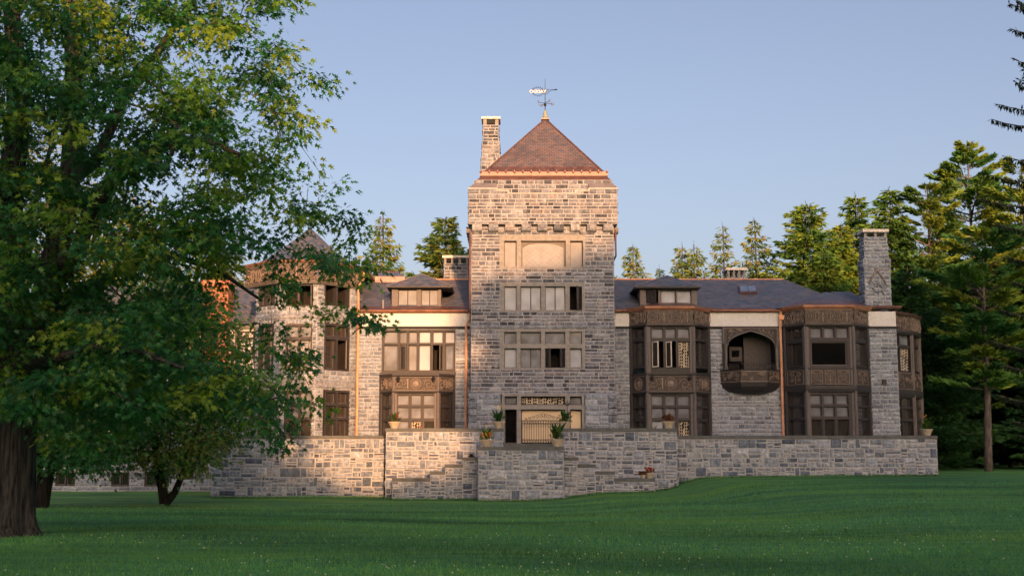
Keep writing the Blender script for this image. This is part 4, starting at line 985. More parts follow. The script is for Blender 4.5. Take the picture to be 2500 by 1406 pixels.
# ---- left turret: three canted sides, three storeys
tp = [P_(622, 900, 76.2), P_(684, 900, 74.4), P_(771, 900, 74.4), P_(870, 900, 76.9)]; tf_ = faces(tp)
zt_ = lambda y: gz(y, 74.4)
def TW_(F, x0, x1, y0, y1): return wrect(F, (x0, x1, y0, y1))
R1, R2, R3 = (690, 748), (790, 905), (952, 1084)
mb = MB(); zF0 = zt_(690); spec = []
for F, a, b, s in ((tf_[0], 631, 668, 101), (tf_[1], 697, 762, 102), (tf_[2], 791, 853, 103)):
    hs = []
    for y0, y1 in (R1, R2, R3):
        c = (F.hit((a+b)/2, y0)[1], F.hit((a+b)/2, y1)[1]); hs.append((F.hit(a, 850)[0], F.hit(b, 850)[0], max(zT-.1, c[1]), min(c[0], zF0-.05)))
    ashlar(mb, F, 0, F.L, zT-.1, zF0, hs, seed=s, pal=WING, ch=.27, bl=(.3, .75)); spec.append((F, a, b))
tb = [(tp[0][0], 84), *tp]; F = Face(tb[0], tb[1]); ashlar(mb, F, 0, F.L, zT-.1, zF0, seed=104, pal=WING)
F = Face((tp[3][0], 76.9), (tp[3][0], 84)); ashlar(mb, F, 0, F.L, zSt0, zF0, seed=105, pal=WING)
part('turret_wall', mb, ST, 'canted turret wall of pale rock-faced stone')
for py, h in ((935, .5), (772, .3)):
    mb = MB(); z = zt_(py); mb.sweep(tp, [(0, z-h/2), (.09, z-h/2+.03), (.12, z+h/2-.1), (0, z+h/2)], 0, (.22, .25, .30))
    part('turret_string_course', mb, M['stone'])
for (F, a, b), kk in zip(spec, (('ddd', 'ds', 'd'), ('gsd', 'gs', 'o'), ('ddd', 'do', 'o'))):
    mid = (a+b)/2; w2 = (b-a)/2
    cols = [(a+4, mid-2.5), (mid+2.5, b-4)]
    window(house, F, (a, b, R3[0], R3[1]), cols, [(958, 984), (991, 1018), (1025, 1080)], [[kk[0][0]]*2, [kk[0][0]]*2, [kk[0][2]]*2], WOOD, .26, .02)
    dual = kk[1] == 'do'
    window(house, F, (a, b, R2[0], R2[1]), cols, [(796, 822), (830, 901)], [['d' if dual else 'g']*2, ['d', 'o'] if dual else [kk[1][1]]*2], WOOD, .26, .02, opens=[(1, 1, 1, 50, 'd', .9)] if dual else ())
    window(house, F, (a, b, R1[0], R1[1]), cols, [(697, 745)], [[kk[2]]*2], WOOD, .26, .02)
fz = [P_(600, 665, 76.4), P_(672, 665, 74.1), P_(776, 665, 74.1), P_(884, 665, 76.9)]
mb = MB(); z0, z1 = zt_(692), gz(640, 74.0); mb.sweep(fz, [(-.4, z0-.05), (-.05, z0-.03), (-.02, z0+.06), (.02, z0+.1)]); mb.sweep(fz, [(-.3, z1-.12), (.05, z1-.12), (.1, z1), (-.3, z1)])
fr = part('turret_cornice', mb, M['lwood']); friezes(fr, fz, z0+.08, z1-.1, .02, 0)
gutter([(fz[0][0], 76.4), *fz[1:3], (fz[3][0], 76.9), (fz[3][0], 84)], z1+.14)
mb = MB(); A = at(758, 556, 79.0); E = [(fz[0][0], 84.), *fz, (fz[3][0], 84.)]; Rg = []
for t, dz in ((0, 0), (.14, -.22), (.3, -.32), (.55, -.28), (1, 0)): Rg.append([tuple(Vector((*p, z1+.1)).lerp(A, t)+Vector((0, 0, dz))) for p in E])
for a, b in zip(Rg, Rg[1:]):
    for i in range(len(E)-1): mb.roof([a[i], a[i+1], b[i+1], b[i]] if b is not Rg[-1] else [a[i], a[i+1], b[i]])
part('turret_roof', mb, M['slate'], 'flared slate roof of the left turret')
# ---- left service wing behind the trees
SW = flat(82.5); sz = lambda y: gz(y, 82.5); sx0, sx1 = gx(86, 1000, 82.5), gx(640, 1000, 82.5)
BW = [(135, 184, 1152, 1186), (271, 316, 1152, 1187), (352, 413, 1150, 1187), (447, 474, 1136, 1170)]
mb = MB(); hs = [wrect(SW, r) for r in BW]; zg_ = float(ground_z(-25, 82))-.3
ashlar(mb, SW, sx0, sx1, zg_, sz(1010), hs, seed=111, pal=WING, ch=.36, bl=(.6, 1.3)); part('service_wing_wall', mb, ST, 'low stone wall of the service wing')
for r in BW: window(house, SW, r, [(r[0]+3, (r[0]+r[1])/2-2), ((r[0]+r[1])/2+2, r[1]-3)], [(r[2]+3, r[3]-3)], [['p', 'p']], WOOD, .25, .0, name='basement_window')
mb = MB(); mb.box(sx0, sx1, 82.5, 90, sz(1010), sz(785)); part('service_wing_upper_wall', mb, M['stucco'], 'cream half-timbered upper wall of the service wing')
mb = MB(); HT = flat(82.45)
def beam(a, b, w_=.12):
    A, B = HT.hit(*a), HT.hit(*b); dx, dz = B[0]-A[0], B[1]-A[1]; L = math.hypot(dx, dz); nx_, nz = -dz/L*w_, dx/L*w_
    mb.hexa([HT.p(A[0]-nx_, A[1]-nz, .06), HT.p(B[0]-nx_, B[1]-nz, .06), HT.p(B[0]-nx_, B[1]-nz, -.02), HT.p(A[0]-nx_, A[1]-nz, -.02), HT.p(A[0]+nx_, A[1]+nz, .06), HT.p(B[0]+nx_, B[1]+nz, .06), HT.p(B[0]+nx_, B[1]+nz, -.02), HT.p(A[0]+nx_, A[1]+nz, -.02)])
for a, b in (((90, 800), (640, 800)), ((90, 870), (640, 870)), ((90, 1005), (640, 1005)), ((545, 805), (582, 866)), ((578, 800), (578, 1005)), ((625, 800), (625, 1005)), ((470, 800), (470, 1005)), ((390, 800), (430, 1005)), ((300, 800), (300, 1005)), ((200, 800), (200, 1005)), ((130, 800), (160, 1005))): beam(a, b)
part('timber_framing', mb, M['lwood'])
window(house, flat(82.44), (580, 622, 808, 866), [(584, 599), (603, 618)], [(812, 824), (828, 862)], [['s', 's'], ['s', 's']], WOOD, .1, .05)
mb = MB(); e0, e1 = sz(792), gz(700, 86.5)
mb.roof([(sx0-.5, 82.0, e0), (sx1, 82.0, e0), (sx1, 86.5, e1), (sx0+2, 86.5, e1)]); mb.roof([(sx1, 91, e0), (sx0-.5, 91, e0), (sx0+2, 86.5, e1), (sx1, 86.5, e1)]); mb.roof([(sx0-.5, 91, e0), (sx0-.5, 82, e0), (sx0+2, 86.5, e1)])
part('service_wing_roof', mb, M['slate'])
mb = MB(); bx0_, bx1_ = gx(493, 750, 81.6), gx(556, 750, 81.6); mb.box(bx0_, bx1_, 81.6, 83.4, sz(1010), gz(686, 81.6)); mb.box(bx0_-.08, bx1_+.08, 81.52, 83.5, gz(692, 81.6), gz(684, 81.6)); mb.box(bx0_+.5, bx0_+.62, 81.52, 81.6, sz(1000), gz(694, 81.6))
part('brick_chimney', mb, M['brick'], 'broad red brick chimney rising behind the foliage')

# ------------------------------------------------------------------ terrace
def wall_thing(label, F, x0, x1, ytop, base, thick, seed, cop=.19, x_is_px=True, steps=None, ends=(True, True), pal=RUB):
    """free-standing rubble wall with a bluestone coping; base is the lowest ground z"""
    Y = F.a[1]; u0, u1 = gx(x0, 1120, Y), gx(x1, 1120, Y); zt = gz(ytop, Y)
    t = thing('terrace_wall', label, 'stone wall', ((u0+u1)/2, Y, base)); mb = MB()
    rubble(mb, F, u0, u1, base, zt-cop, seed, pal=pal)
    for k, (a, b) in enumerate((((u0, Y+thick), (u0, Y)), ((u1, Y), (u1, Y+thick)))): G = Face(a, b); rubble(mb, G, 0, G.L, base, zt-cop, seed+3+k, pal=pal)
    mb.face([(u1, Y+thick, base), (u0, Y+thick, base), (u0, Y+thick, zt-cop), (u1, Y+thick, zt-cop)], 1)
    mb.build('masonry', RS, t)
    mb = MB(); x = u0-.05; rng = random.Random(seed)
    while x < u1+.04:
        e = min(x+rng.uniform(1.2, 2.2), u1+.05)
        if u1+.05-e < .5: e = u1+.05
        k = rng.uniform(.8, 1.25); mb.box(x, e-.012, Y-.07, Y+min(thick, .6)+.05, zt-cop+.012, zt+rng.uniform(-.004, .004)); x = e
    mb.build('coping', M['blue'], t); return t, u0, u1, zt
bL = -1.5
wall_thing('long left wall of the terrace, its left end under the maple branches', flat(71.0), 517, 938, 1063, bL, 3.6, 201)
wB, wb0, wb1, zwB = wall_thing('central terrace wall left of the stair landing, lit warm by the sun', flat(69.0), 942, 1228, 1045, bL, 2.2, 202)
wD, wd0, wd1, zwD = wall_thing('central terrace wall right of the stair landing, with a flowering bowl on its coping', flat(69.0), 1371, 1653, 1045, bL, 2.2, 203)
wall_thing('long right wall of the terrace, running to the dark pines', flat(71.0), 1655, 2289, 1063, -.4, 4.0, 204)
wC, wc0, wc1, zwC = wall_thing('tall block of the stair landing projecting onto the lawn', flat(66.0), 1168, 1376, 1090, bL, 2.95, 205)
def cheek(label, pts, seed, left):
    """stepped wall beside a flight of stairs; pts: (px0, px1, py_top)"""
    Y = 67.4; us = [(gx(a, 1150, Y), gx(b, 1150, Y), gz(t, Y)) for a, b, t in pts]
    t = thing('stair_wall', label, 'stair wall', ((us[0][0]+us[-1][1])/2, Y, bL)); mb = MB(); cp = MB()
    for k, (a, b, z) in enumerate(us):
        rubble(mb, flat(Y), a, b, bL+.2, z-.18, seed+k, big=.75)
        for xx, sgn in ((a, 0), (b, 1)): G = Face((xx, Y+.5), (xx, Y)) if not sgn else Face((xx, Y), (xx, Y+.5)); rubble(mb, G, 0, .5, bL+.2, z-.18, seed+9+k)
        mb.face([(b, Y+.5, bL), (a, Y+.5, bL), (a, Y+.5, z-.18), (b, Y+.5, z-.18)], 1)
        cp.box(a-(.04 if left else .003), b+(.003 if left else .04), Y-.05, Y+.55, z-.17, z)
    mb.build('masonry', RS, t); cp.build('coping', M['blue'], t)
    st = MB(); n = len(us)
    for k, (a, b, z) in enumerate(us):
        for j in range(2):
            m_ = (a+b)/2; zz = z-.55-(.09 if (j == 0) == left else 0)
            st.box(a if j == 0 else m_, m_ if j == 0 else b, Y+.51, 68.98, bL, zz)
    st.build('steps', M['paving'], t)
cheek('stepped cheek wall of the left stair flight, half in sun', [(959, 1051, 1167), (1051, 1087, 1150), (1087, 1130, 1133), (1130, 1166, 1116)], 211, True)
cheek('stepped cheek wall of the right stair flight, with small pots on its lowest step', [(1377, 1410, 1116), (1410, 1453, 1133), (1453, 1499, 1150), (1499, 1597, 1167)], 221, False)
mb = MB(); lx_ = gx(500, 1060, 74); mb.box(gx(517, 1060, 71)+.5, gx(2289, 1060, 71)-.5, 74.62, 76.5, bL, zT-.004); mb.box(wb0+.6, wb1, 71.21, 74.62, bL, zT-.004); mb.box(wd0, wd1-.6, 71.21, 74.62, bL, zT-.004); mb.box(wb1, wd0, 71.0, 74.62, bL, zT-.008)
o = part('terrace_floor', mb, M['paving']) if False else mb.build('terrace_pavement', M['paving']); o['kind'] = 'structure'
st = thing('garden_steps', 'grey stone steps rising from the landing to the garden door', 'steps', ((wc0+wc1)/2, 70, zwC)); mb = MB(); n = 3
for k in range(n): mb.box(wb1+.02, wd0-.02, 69.4+k*.5, 71.0, zwC+(zT-zwC-.01)*k/n+.003, zwC+(zT-zwC-.01)*(k+1)/n)
mb.build('treads', M['blue'], st)
mb = MB(); mb.box(wb1+.02, wd0-.02, 68.98, 69.42, bL, zwC+.002); mb.build('landing_slab', M['blue'], st)

# ------------------------------------------------------------------ flower bowls
LEAF_T = ([(0, 0, 0), (.35, .16, .06), (.35, -.16, .06), (1, 0, -.05)], [(0, 2, 1), (1, 2, 3)])
def plants(parent, c, r, h, rng, cols, flowers=None, blades=0, tall=0, name='foliage'):
    n = 90; a = rng.uniform(0, 2*np.pi, n); q = r*np.sqrt(rng.uniform(0, 1, n)); pos = np.stack([c[0]+q*np.cos(a), c[1]+q*np.sin(a), c[2]+rng.uniform(0, h*.6, n)], -1)
    ax = np.stack([np.cos(a), np.sin(a), rng.uniform(.1, 1.2, n)], -1); up = norm(rng.normal(0, .5, (n, 3))+[0, 0, 1]); sz_ = rng.uniform(.12, .24, n)
    col = np.array(cols)[rng.integers(0, len(cols), n)]*rng.uniform(.7, 1.3, (n, 1))
    if blades:
        m = blades; a = rng.uniform(0, 2*np.pi, m); pos = np.concatenate([pos, np.tile(np.array([[c[0], c[1], c[2]]]), (m, 1))+rng.normal(0, .05, (m, 3))])
        ax = np.concatenate([ax, np.stack([np.cos(a)*.55, np.sin(a)*.55, np.ones(m)], -1)]); up = np.concatenate([up, np.stack([-np.cos(a), -np.sin(a), np.full(m, .5)], -1)])
        sz_ = np.concatenate([sz_, np.full(m, h*1.5)*rng.uniform(.6, 1.1, m)]); col = np.concatenate([col, np.array(cols)[rng.integers(0, len(cols), m)]])
    scatter(name, *LEAF_T, pos, ax, up, sz_, col, M['petal'], parent)
    if flowers:
        fc, nf, tl = flowers; a = rng.uniform(0, 2*np.pi, nf); q = r*.9*np.sqrt(rng.uniform(0, 1, nf)); pos = np.stack([c[0]+q*np.cos(a), c[1]+q*np.sin(a)-.05, c[2]+h*rng.uniform(.3, .8, nf)], -1)
        if tl: k = min(14, nf); pos[:k] = np.array([c[0]+rng.uniform(-.05, .05), c[1], c[2]+tl])+rng.normal(0, .07, (k, 3))
        scatter('flowers', *LEAF_T, pos, rng.normal(0, 1, (nf, 3)), rng.normal(0, 1, (nf, 3)), rng.uniform(.10, .17, nf), np.array(fc)[rng.integers(0, len(fc), nf)], M['petal'], parent)
GR = [(.03, .09, .02), (.05, .13, .03), (.02, .07, .025)]; RD = [(.45, .03, .02), (.6, .12, .03)]; YL = [(.85, .55, .06), (.9, .7, .15)]; BR = [(.13, .04, .03), (.2, .06, .03), (.06, .07, .03)]
def bowl(px, py, Y, label, w_, cols, flowers, blades, h, seed, z=None):
    x = gx(px, py, Y); z = gz(py, Y) if z is None else z; t = thing('flower_bowl', label, 'flower pot', (x, Y, z), 'stone flower bowls on the terrace'); mb = MB()
    r = w_/2; H = .48*w_+.02
    mb.lathe(x, Y, [(0, z), (r*.55, z), (r*.58, z+H*.12), (r*.8, z+H*.6), (r*.92, z+H*.84), (r*1.02, z+H*.86), (r*1.02, z+H), (r*.9, z+H), (r*.85, z+H*.85), (0, z+H*.85)], 18); mb.build('bowl', M['pot'], t)
    plants(t, (x, Y, z+H*.88), r*.85, h, np.random.default_rng(seed), cols, flowers, blades); return t
bowl(963, 1044, 69.2, 'pale bowl with dark spiky leaves at the left end of the sunlit central wall', .72, BR+GR, None, 16, .45, 1, zwB)
bowl(1030, 1052, 72.2, 'bowl of orange flowers with a yellow bloom standing back on the terrace', .72, GR+[(.3, .1, .02)], (RD+[(.8, .3, .04)], 60, .62), 8, .5, 2, zT)
bowl(1217, 1044, 69.2, 'bowl with tall green leaves and a yellow bloom left of the garden door', .74, GR, (YL, 16, .85), 12, .6, 3, zwB)
bowl(1189, 1089, 66.3, 'sunlit bowl of orange and yellow flowers on the left end of the landing', .76, GR+[(.25, .2, .03)], (YL+RD, 90, .85), 12, .55, 4, zwC)
bowl(1361, 1089, 66.3, 'shaded bowl with broad dark green leaves on the right end of the landing', .80, GR, (RD, 18, 0), 14, .72, 5, zwC)
bl_ = bowl(1380, 1044, 69.2, 'bowl with an iron finial rising behind its leaves, right of the garden door', .74, GR, (RD, 14, 0), 16, .55, 6, zwD)
mb = MB(); x = gx(1385, 1000, 69.4); mb.tube([(x, 69.45, zwD+.2), (x, 69.45, gz(990, 69.4))], .02, 5); zf = gz(990, 69.4)
for s in (-1, 0, 1): mb.tube([(x, 69.45, zf), (x+s*.12, 69.45, zf+.1), (x+s*.09, 69.45, zf+.2)] if s else [(x, 69.45, zf), (x, 69.45, zf+.35)], [.03, .05, .01] if s else [.05, .01], 5)
mb.build('iron_finial', M['iron'], bl_)
bowl(1585, 1052, 72.0, 'leafy green plant in a bowl standing back behind the right central wall', .70, GR, None, 14, .6, 7, zT)
bowl(1632, 1044, 69.2, 'grey bowl with dark red spikes at the right end of the central wall', .76, BR, (RD, 16, 0), 18, .45, 8, zwD)
zck = gz(1167, 67.4)
bowl(1586, 1166, 67.65, 'larger pot of dark red flowers on the lowest step of the right stair wall', .52, BR, (RD+[(.3, .02, .03)], 60, 0), 0, .42, 9, zck)
bowl(1570, 1166, 67.62, 'small pot squeezed left of the larger pot on the right stair wall', .34, BR, (RD, 16, 0), 0, .22, 10, zck)
bowl(2262, 1061, 71.3, 'pale bowl with a red flower at the far right end of the terrace wall', .74, GR, (RD+YL[:1], 26, .75), 10, .55, 11, gz(1063, 71.0))
t = thing('wall_lamp', 'small dark spotlight fixed low on the sunlit central wall', 'lamp', tuple(at(1150, 1110, 69.0))); p = at(1150, 1110, 68.9); mb = MB()
mb.tube([p+Vector((0, .14, .05)), p+Vector((0, .02, .0)), p+Vector((.02, -.12, -.06))], [.05, .09, .12], 8); mb.build('lamp_head', M['iron'], t)
mb = MB(); mb.box(p.x-.14, p.x+.14, p.y+.0, p.y+.05, p.z-.2, p.z-.16); mb.build('bracket', M['lead'], t)

# ------------------------------------------------------------------ trees
MAPLE_T = ([(0, 0, 0), (.40, 0, -.03), (.16, .34, .04), (.33, .12, .0), (.68, .42, .02), (.55, .09, -.01), (1.05, .0, -.12), (.55, -.09, -.01), (.68, -.42, .02), (.33, -.12, 0), (.16, -.34, .04)],
           [(1, 0, 2), (1, 2, 3), (1, 3, 4), (1, 4, 5), (1, 5, 6), (1, 6, 7), (1, 7, 8), (1, 8, 9), (1, 9, 10), (1, 10, 0)])
OVAL_T = ([(0, 0, 0), (.5, .3, .04), (.5, -.3, .04), (1, 0, -.06)], [(0, 2, 1), (1, 2, 3)])
NEED_T = ([(0, 0, 0), (.4, .15, 0), (.4, -.15, .0), (1, 0, -.12)], [(0, 2, 1), (1, 2, 3)])
def inpoly(P, x, y):
    x = np.asarray(x); y = np.asarray(y); r = np.zeros(x.shape, bool); n = len(P)
    for i in range(n):
        (x1, y1), (x2, y2) = P[i], P[i-1]
        if y1 == y2: continue
        r ^= ((y1 > y) != (y2 > y)) & (x < (x2-x1)*(y-y1)/(y2-y1)+x1)
    return r
def grow(seeds, tips, rng, wander=.10):
    """joins crown tips to the limbs: each tip hangs on its nearest limb or twig; returns nodes and parents"""
    N = [np.array(p) for p, _ in seeds]; par = [q for _, q in seeds]
    T = np.array(tips); d = np.full(len(T), 1e9); near = np.zeros(len(T), int)
    for i, p in enumerate(N):
        q = np.linalg.norm((T-p)*[1, 1, 1.15], axis=1); m = q < d; d[m] = q[m]; near[m] = i
    done = np.zeros(len(T), bool); tipnode = np.zeros(len(T), int)
    for _ in range(len(T)):
        k = int(np.argmin(np.where(done, 1e9, d))); p = near[k]; a, b = N[p], T[k]
        L = np.linalg.norm(b-a); last = p
        for s in range(1, int(L/.7)+1):
            f = s/(int(L/.7)+1); N.append(a+(b-a)*f+rng.normal(0, wander*L*.5, 3)*f*(1-f)*2+np.array([0, 0, .10*L*math.sin(math.pi*f)])); par.append(last); last = len(N)-1
        N.append(b); par.append(last); tipnode[k] = len(N)-1; done[k] = True
        for j in range(max(0, len(N)-3), len(N)):
            q = np.linalg.norm((T-N[j])*[1, 1, 1.15], axis=1); m = (q < d) & ~done; d[m] = q[m]; near[m] = j
    return np.array(N), par, tipnode
def limbs(mb, N, par, r_tip, r_fix, p=2.3, n=5, c=(1, 1, 1)):
    R = np.full(len(N), 0.); ch = [[] for _ in N]
    for i, q in enumerate(par):
        if q >= 0: ch[q].append(i)
    acc = np.zeros(len(N)); order = sorted(range(len(N)), key=lambda i: -i)
    depth = [0]*len(N)
    for i in range(len(N)): depth[i] = 0 if par[i] < 0 else depth[par[i]]+1
    for i in sorted(range(len(N)), key=lambda i: -depth[i]):
        if not ch[i]: acc[i] = r_tip**p
        if par[i] >= 0: acc[par[i]] += acc[i]
    R = acc**(1/p)
    for i, v in r_fix.items(): R[i] = v
    for i, q in enumerate(par):
        if q >= 0 and i not in r_fix: R[i] = min(R[i], R[q]*.95)
        if q >= 0 and not (i in r_fix and r_fix[i] < 0):
            mb.tube([N[q], N[i]], [min(R[q], R[i]*1.35+.004) if q not in r_fix or i not in r_fix else R[q], R[i]], 9 if R[i] > .12 else n if R[i] > .02 else 3, 0, c, cap=False)
def leafy(N, par, tipnode, rng, per, spread, size, cols, droop=.55, flat_=.55, keep=None, along=1.4):
    pos, ax, up, sz_, col = [], [], [], [], []
    cols = np.array(cols)
    for k, i in enumerate(tipnode):
        a = N[i]; b = N[par[i]]; d = norm(a-b); m = int(per*rng.uniform(.5, 1.5)*(1 if keep is None else keep[k]))
        if m < 1: continue
        s = rng.normal(0, 1, (m, 3))*np.array([spread, spread, spread*flat_]); t = rng.uniform(-.9, .5, (m, 1))
        q = a+d*t*spread*along+s; pos.append(q)
        o = norm(s+d*spread*.8); o[:, 2] -= droop; ax.append(o); up.append(rng.normal(0, .6, (m, 3))+[0, -.65, .65]); sz_.append(size*rng.uniform(.65, 1.25, m))
        base = cols[rng.integers(0, len(cols))]; col.append(np.tile(base, (m, 1))*rng.uniform(.72, 1.28, (m, 1)))
    return np.concatenate(pos), np.concatenate(ax), np.concatenate(up), np.concatenate(sz_), np.concatenate(col)

# ---- the big maple on the left
def big_maple():
    rng = np.random.default_rng(7); Y0 = 25.0
    base = at(19, 1287, Y0); t = thing('maple_tree', 'huge maple at the left edge, thick furrowed trunk and wide leafy crown before the house', 'tree', (base.x, Y0, base.z))
    L = lambda px, py, dy=0.: np.array(at(px, py, Y0+dy))
    seeds = []
    def chain(pts, start):
        for p in pts: seeds.append((L(*p), start)); start = len(seeds)-1
        return start
    k0 = chain([(19, 1200), (20, 1080), (26, 980), (34, 900)], -1)
    fix = {0: .45, 1: .44, 2: .43, 3: .43}
    def limb(pts, start, r0, r1):
        n0 = len(seeds); chain(pts, start)
        for j in range(n0, len(seeds)): fix[j] = r0+(r1-r0)*(j-n0)/max(1, len(seeds)-1-n0)
    limb([(24, 760, .3), (14, 600, .6), (30, 430, .8), (44, 280, .9), (38, 140, 1.0), (26, 0, 1.), (30, -180, 1.), (40, -400, 1.)], k0, .34, .10)
    limb([(84, 800, -.2), (120, 690, -.4), (150, 560, -.3), (172, 430, 0), (180, 300, .2), (178, 150, .3), (172, 0, .4), (176, -180, .5), (190, -400, .6)], k0, .30, .09)
    s2 = len(seeds)-8
    limb([(190, 620, -.8), (215, 520, -1.2), (280, 440, -1.6), (345, 385, -1.9), (420, 352, -2.1), (500, 342, -2.2), (590, 380, -2.4)], s2, .17, .04)
    limb([(150, 740, 1.0), (230, 690, 1.8), (330, 640, 2.4), (430, 625, 3.0), (540, 665, 3.2), (640, 735, 3.4)], k0, .15, .03)
    limb([(230, 400, .8), (300, 250, 1.4), (390, 120, 1.8), (470, 0, 2.0), (540, -150, 2.2)], s2+2, .13, .04)
    limb([(-70, 760, .5), (-160, 560, .8), (-230, 320, 1.), (-300, 60, 1.2)], k0, .24, .06)
    limb([(120, 880, -1.5), (230, 850, -2.8), (350, 860, -3.8), (450, 900, -4.2)], k0, .12, .03)
    limb([(0, 800, 2.), (40, 640, 4.), (90, 480, 5.), (140, 300, 5.5)], k0, .16, .04)
    P = [(-520, 900), (-560, -400), (-200, -760), (420, -640), (700, -260), (726, -10), (700, 44), (640, 62), (590, 30), (575, 90), (610, 125), (700, 110), (712, 165), (800, 176), (806, 200), (770, 232), (720, 250), (690, 292), (772, 285), (782, 318), (728, 352),
         (740, 372), (826, 392), (800, 430), (888, 412), (890, 446), (830, 476), (780, 500), (868, 520), (880, 572), (840, 600), (796, 615), (905, 640), (925, 690), (880, 700), (790, 690), (700, 690), (730, 745), (905, 765), (912, 800), (860, 812), (760, 770), (690, 775),
         (660, 830), (760, 860), (760, 905), (650, 900), (640, 930), (700, 950), (770, 980), (790, 1020), (700, 1030), (670, 1052), (745, 1072), (640, 1090), (560, 1030), (500, 980), (430, 1000), (330, 1060), (220, 1090), (100, 1060), (-60, 980)]
    tips = []; keep = []; tries = 0
    while len(tips) < 1750 and tries < 60000:
        tries += 1; px, py = rng.uniform(-560, 930), rng.uniform(-760, 1090)
        if not inpoly(P, px, py): continue
        dens = np.interp(px, [-560, -60, 300, 560, 700, 930], [.30, .95, 1., .95, .75, .72])
        if py < -30: dens *= .45
        if 250 < px < 620 and 430 < py < 560: dens *= .8
        if 470 < px < 650 and 670 < py < 905: dens *= .16
        elif 690 < px < 790 and 760 < py < 840: dens *= .5
        if 610 < px < 870 and 640 < py < 1060: dens *= .6
        hole = math.sin(px*.021+1.3)*math.sin(py*.027+.4)+.55*math.sin(px*.047-py*.031)
        if hole > .42 and px > 60 and py < 700: dens *= .16
        if rng.random() > dens: continue
        hw = 4.6*math.sqrt(max(.03, 1-(abs(px-60)/900)**2)); dy = rng.uniform(-hw, hw)*(.9 if rng.random() < .7 else 1)
        q = np.array(at(px, py, Y0+dy))
        if tips and px < 560 and np.min(np.linalg.norm(np.array(tips[-200:])-q, axis=1)) < .22: continue
        tips.append(q); keep.append(1.0 if px < 560 else .85 if px < 720 else .75)
    N, par, tn = grow(seeds, tips, rng)
    mb = MB(); limbs(mb, N, par, .006, fix); mb.build('branches', M['bark'], t, smooth=True)
    tm = MB(); n = 40; prof = [(-.25, .66), (0, .535), (.12, .515), (.3, .495), (.6, .48), (1.1, .47), (1.8, .46), (2.5, .45), (3.3, .44), (3.9, .42)]; rg = random.Random(3)
    ph = [rg.uniform(0, 6.28) for _ in range(6)]; V = []; hi = [z+(base.z) for z, _ in prof]
    steps = 46; z0, z1 = base.z-.25, base.z+3.9
    for j in range(steps):
        z = z0+(z1-z0)*j/(steps-1); r = np.interp(z-base.z, [a for a, _ in prof], [b for _, b in prof]); fl = max(0, 1-(z-base.z)/.9)
        cx = np.interp(z, [base.z, base.z+3.9], [base.x, L(34, 900)[0]])
        for i in range(n):
            a = 2*math.pi*i/n; rr = r*(1+fl*.16*math.sin(5*a+ph[0])+.035*math.sin(9*a+ph[1]+.6*math.sin(z*1.5))+.028*math.sin(17*a+ph[2]+1.1*math.sin(z*2.3+a)))
            V.append((cx+rr*math.cos(a), Y0+rr*math.sin(a), z))
    tm.mesh(V, [(j*n+i, j*n+(i+1) % n, (j+1)*n+(i+1) % n, (j+1)*n+i) for j in range(steps-1) for i in range(n)]); tm.build('trunk', M['bark'], t, smooth=True)
    G = [(.026, .135, .034), (.10, .22, .028), (.017, .098, .034), (.15, .25, .026), (.022, .12, .04), (.065, .185, .03), (.02, .11, .03)]  # yellower tones put low sunlight into the leaf colour, spray by spray
    pos, ax, up, sz_, col = leafy(N, par, tn, rng, 58, .19, .15, G, keep=keep, flat_=.45, along=2.4)
    scatter('crown', *MAPLE_T, pos, ax, up, sz_, col, M['leaf'], t); return len(pos)
nl = big_maple(); print('maple leaves', nl)

def broadleaf(label, stems, crown, Y0, dpt, ntips, per, size, spread, cols, seed, rtrunk, group=None, tmpl=MAPLE_T):
    rng = np.random.default_rng(seed); b = at(*stems[0][0][:2], Y0); t = thing('broadleaf_tree', label, 'tree', (b.x, Y0, b.z), group)
    seeds = []; fix = {}
    for si, s in enumerate(stems):
        st = -1
        for j, p in enumerate(s):
            if si and j == 0 and len(p) == 2: st = 0; continue
            seeds.append((np.array(at(p[0], p[1], Y0+(p[2] if len(p) > 2 else 0))), st)); st = len(seeds)-1; fix[st] = rtrunk*(1-.7*j/len(s))*(1 if si == 0 else .75)
    tips = []
    c0 = sum(p[0] for p in crown)/len(crown); w0 = max(p[0] for p in crown)-min(p[0] for p in crown)
    xs, ys = [p[0] for p in crown], [p[1] for p in crown]
    for _ in range(20000):
        if len(tips) >= ntips: break
        px, py = rng.uniform(min(xs), max(xs)), rng.uniform(min(ys), max(ys))
        if inpoly(crown, px, py): tips.append(np.array(at(px, py, Y0+rng.uniform(-dpt, dpt)*math.sqrt(max(.05, 1-(2*(px-c0)/w0)**2)))))
    N, par, tn = grow(seeds, tips, rng); mb = MB(); limbs(mb, N, par, .012, fix); mb.build('trunk', M['dbark'] if Y0 < 70 else M['bark'], t, smooth=True)
    a = leafy(N, par, tn, rng, per, spread, size, cols, droop=.4)
    scatter('crown', *tmpl, *a[:4], a[4], M['leaf'], t)
G2 = [(.024, .12, .030), (.045, .15, .030), (.018, .10, .032)]; GY = [(.14, .16, .022), (.20, .18, .025), (.10, .14, .022), (.07, .13, .022)]
broadleaf('small tree with a leaning dark trunk just right of the big maple trunk', [[(103, 1238), (112, 1190), (124, 1140), (140, 1080), (150, 1000), (160, 900)], [(112, 1190), (88, 1100), (60, 1000, 1)]],
          [(70, 1120), (60, 900), (100, 740), (220, 720), (320, 850), (350, 1000), (300, 1110), (270, 1142), (170, 1150), (90, 1140)], 56, 3.0, 420, 46, .21, .5, G2, 21, .30, 'small trees between the maple and the service wing')
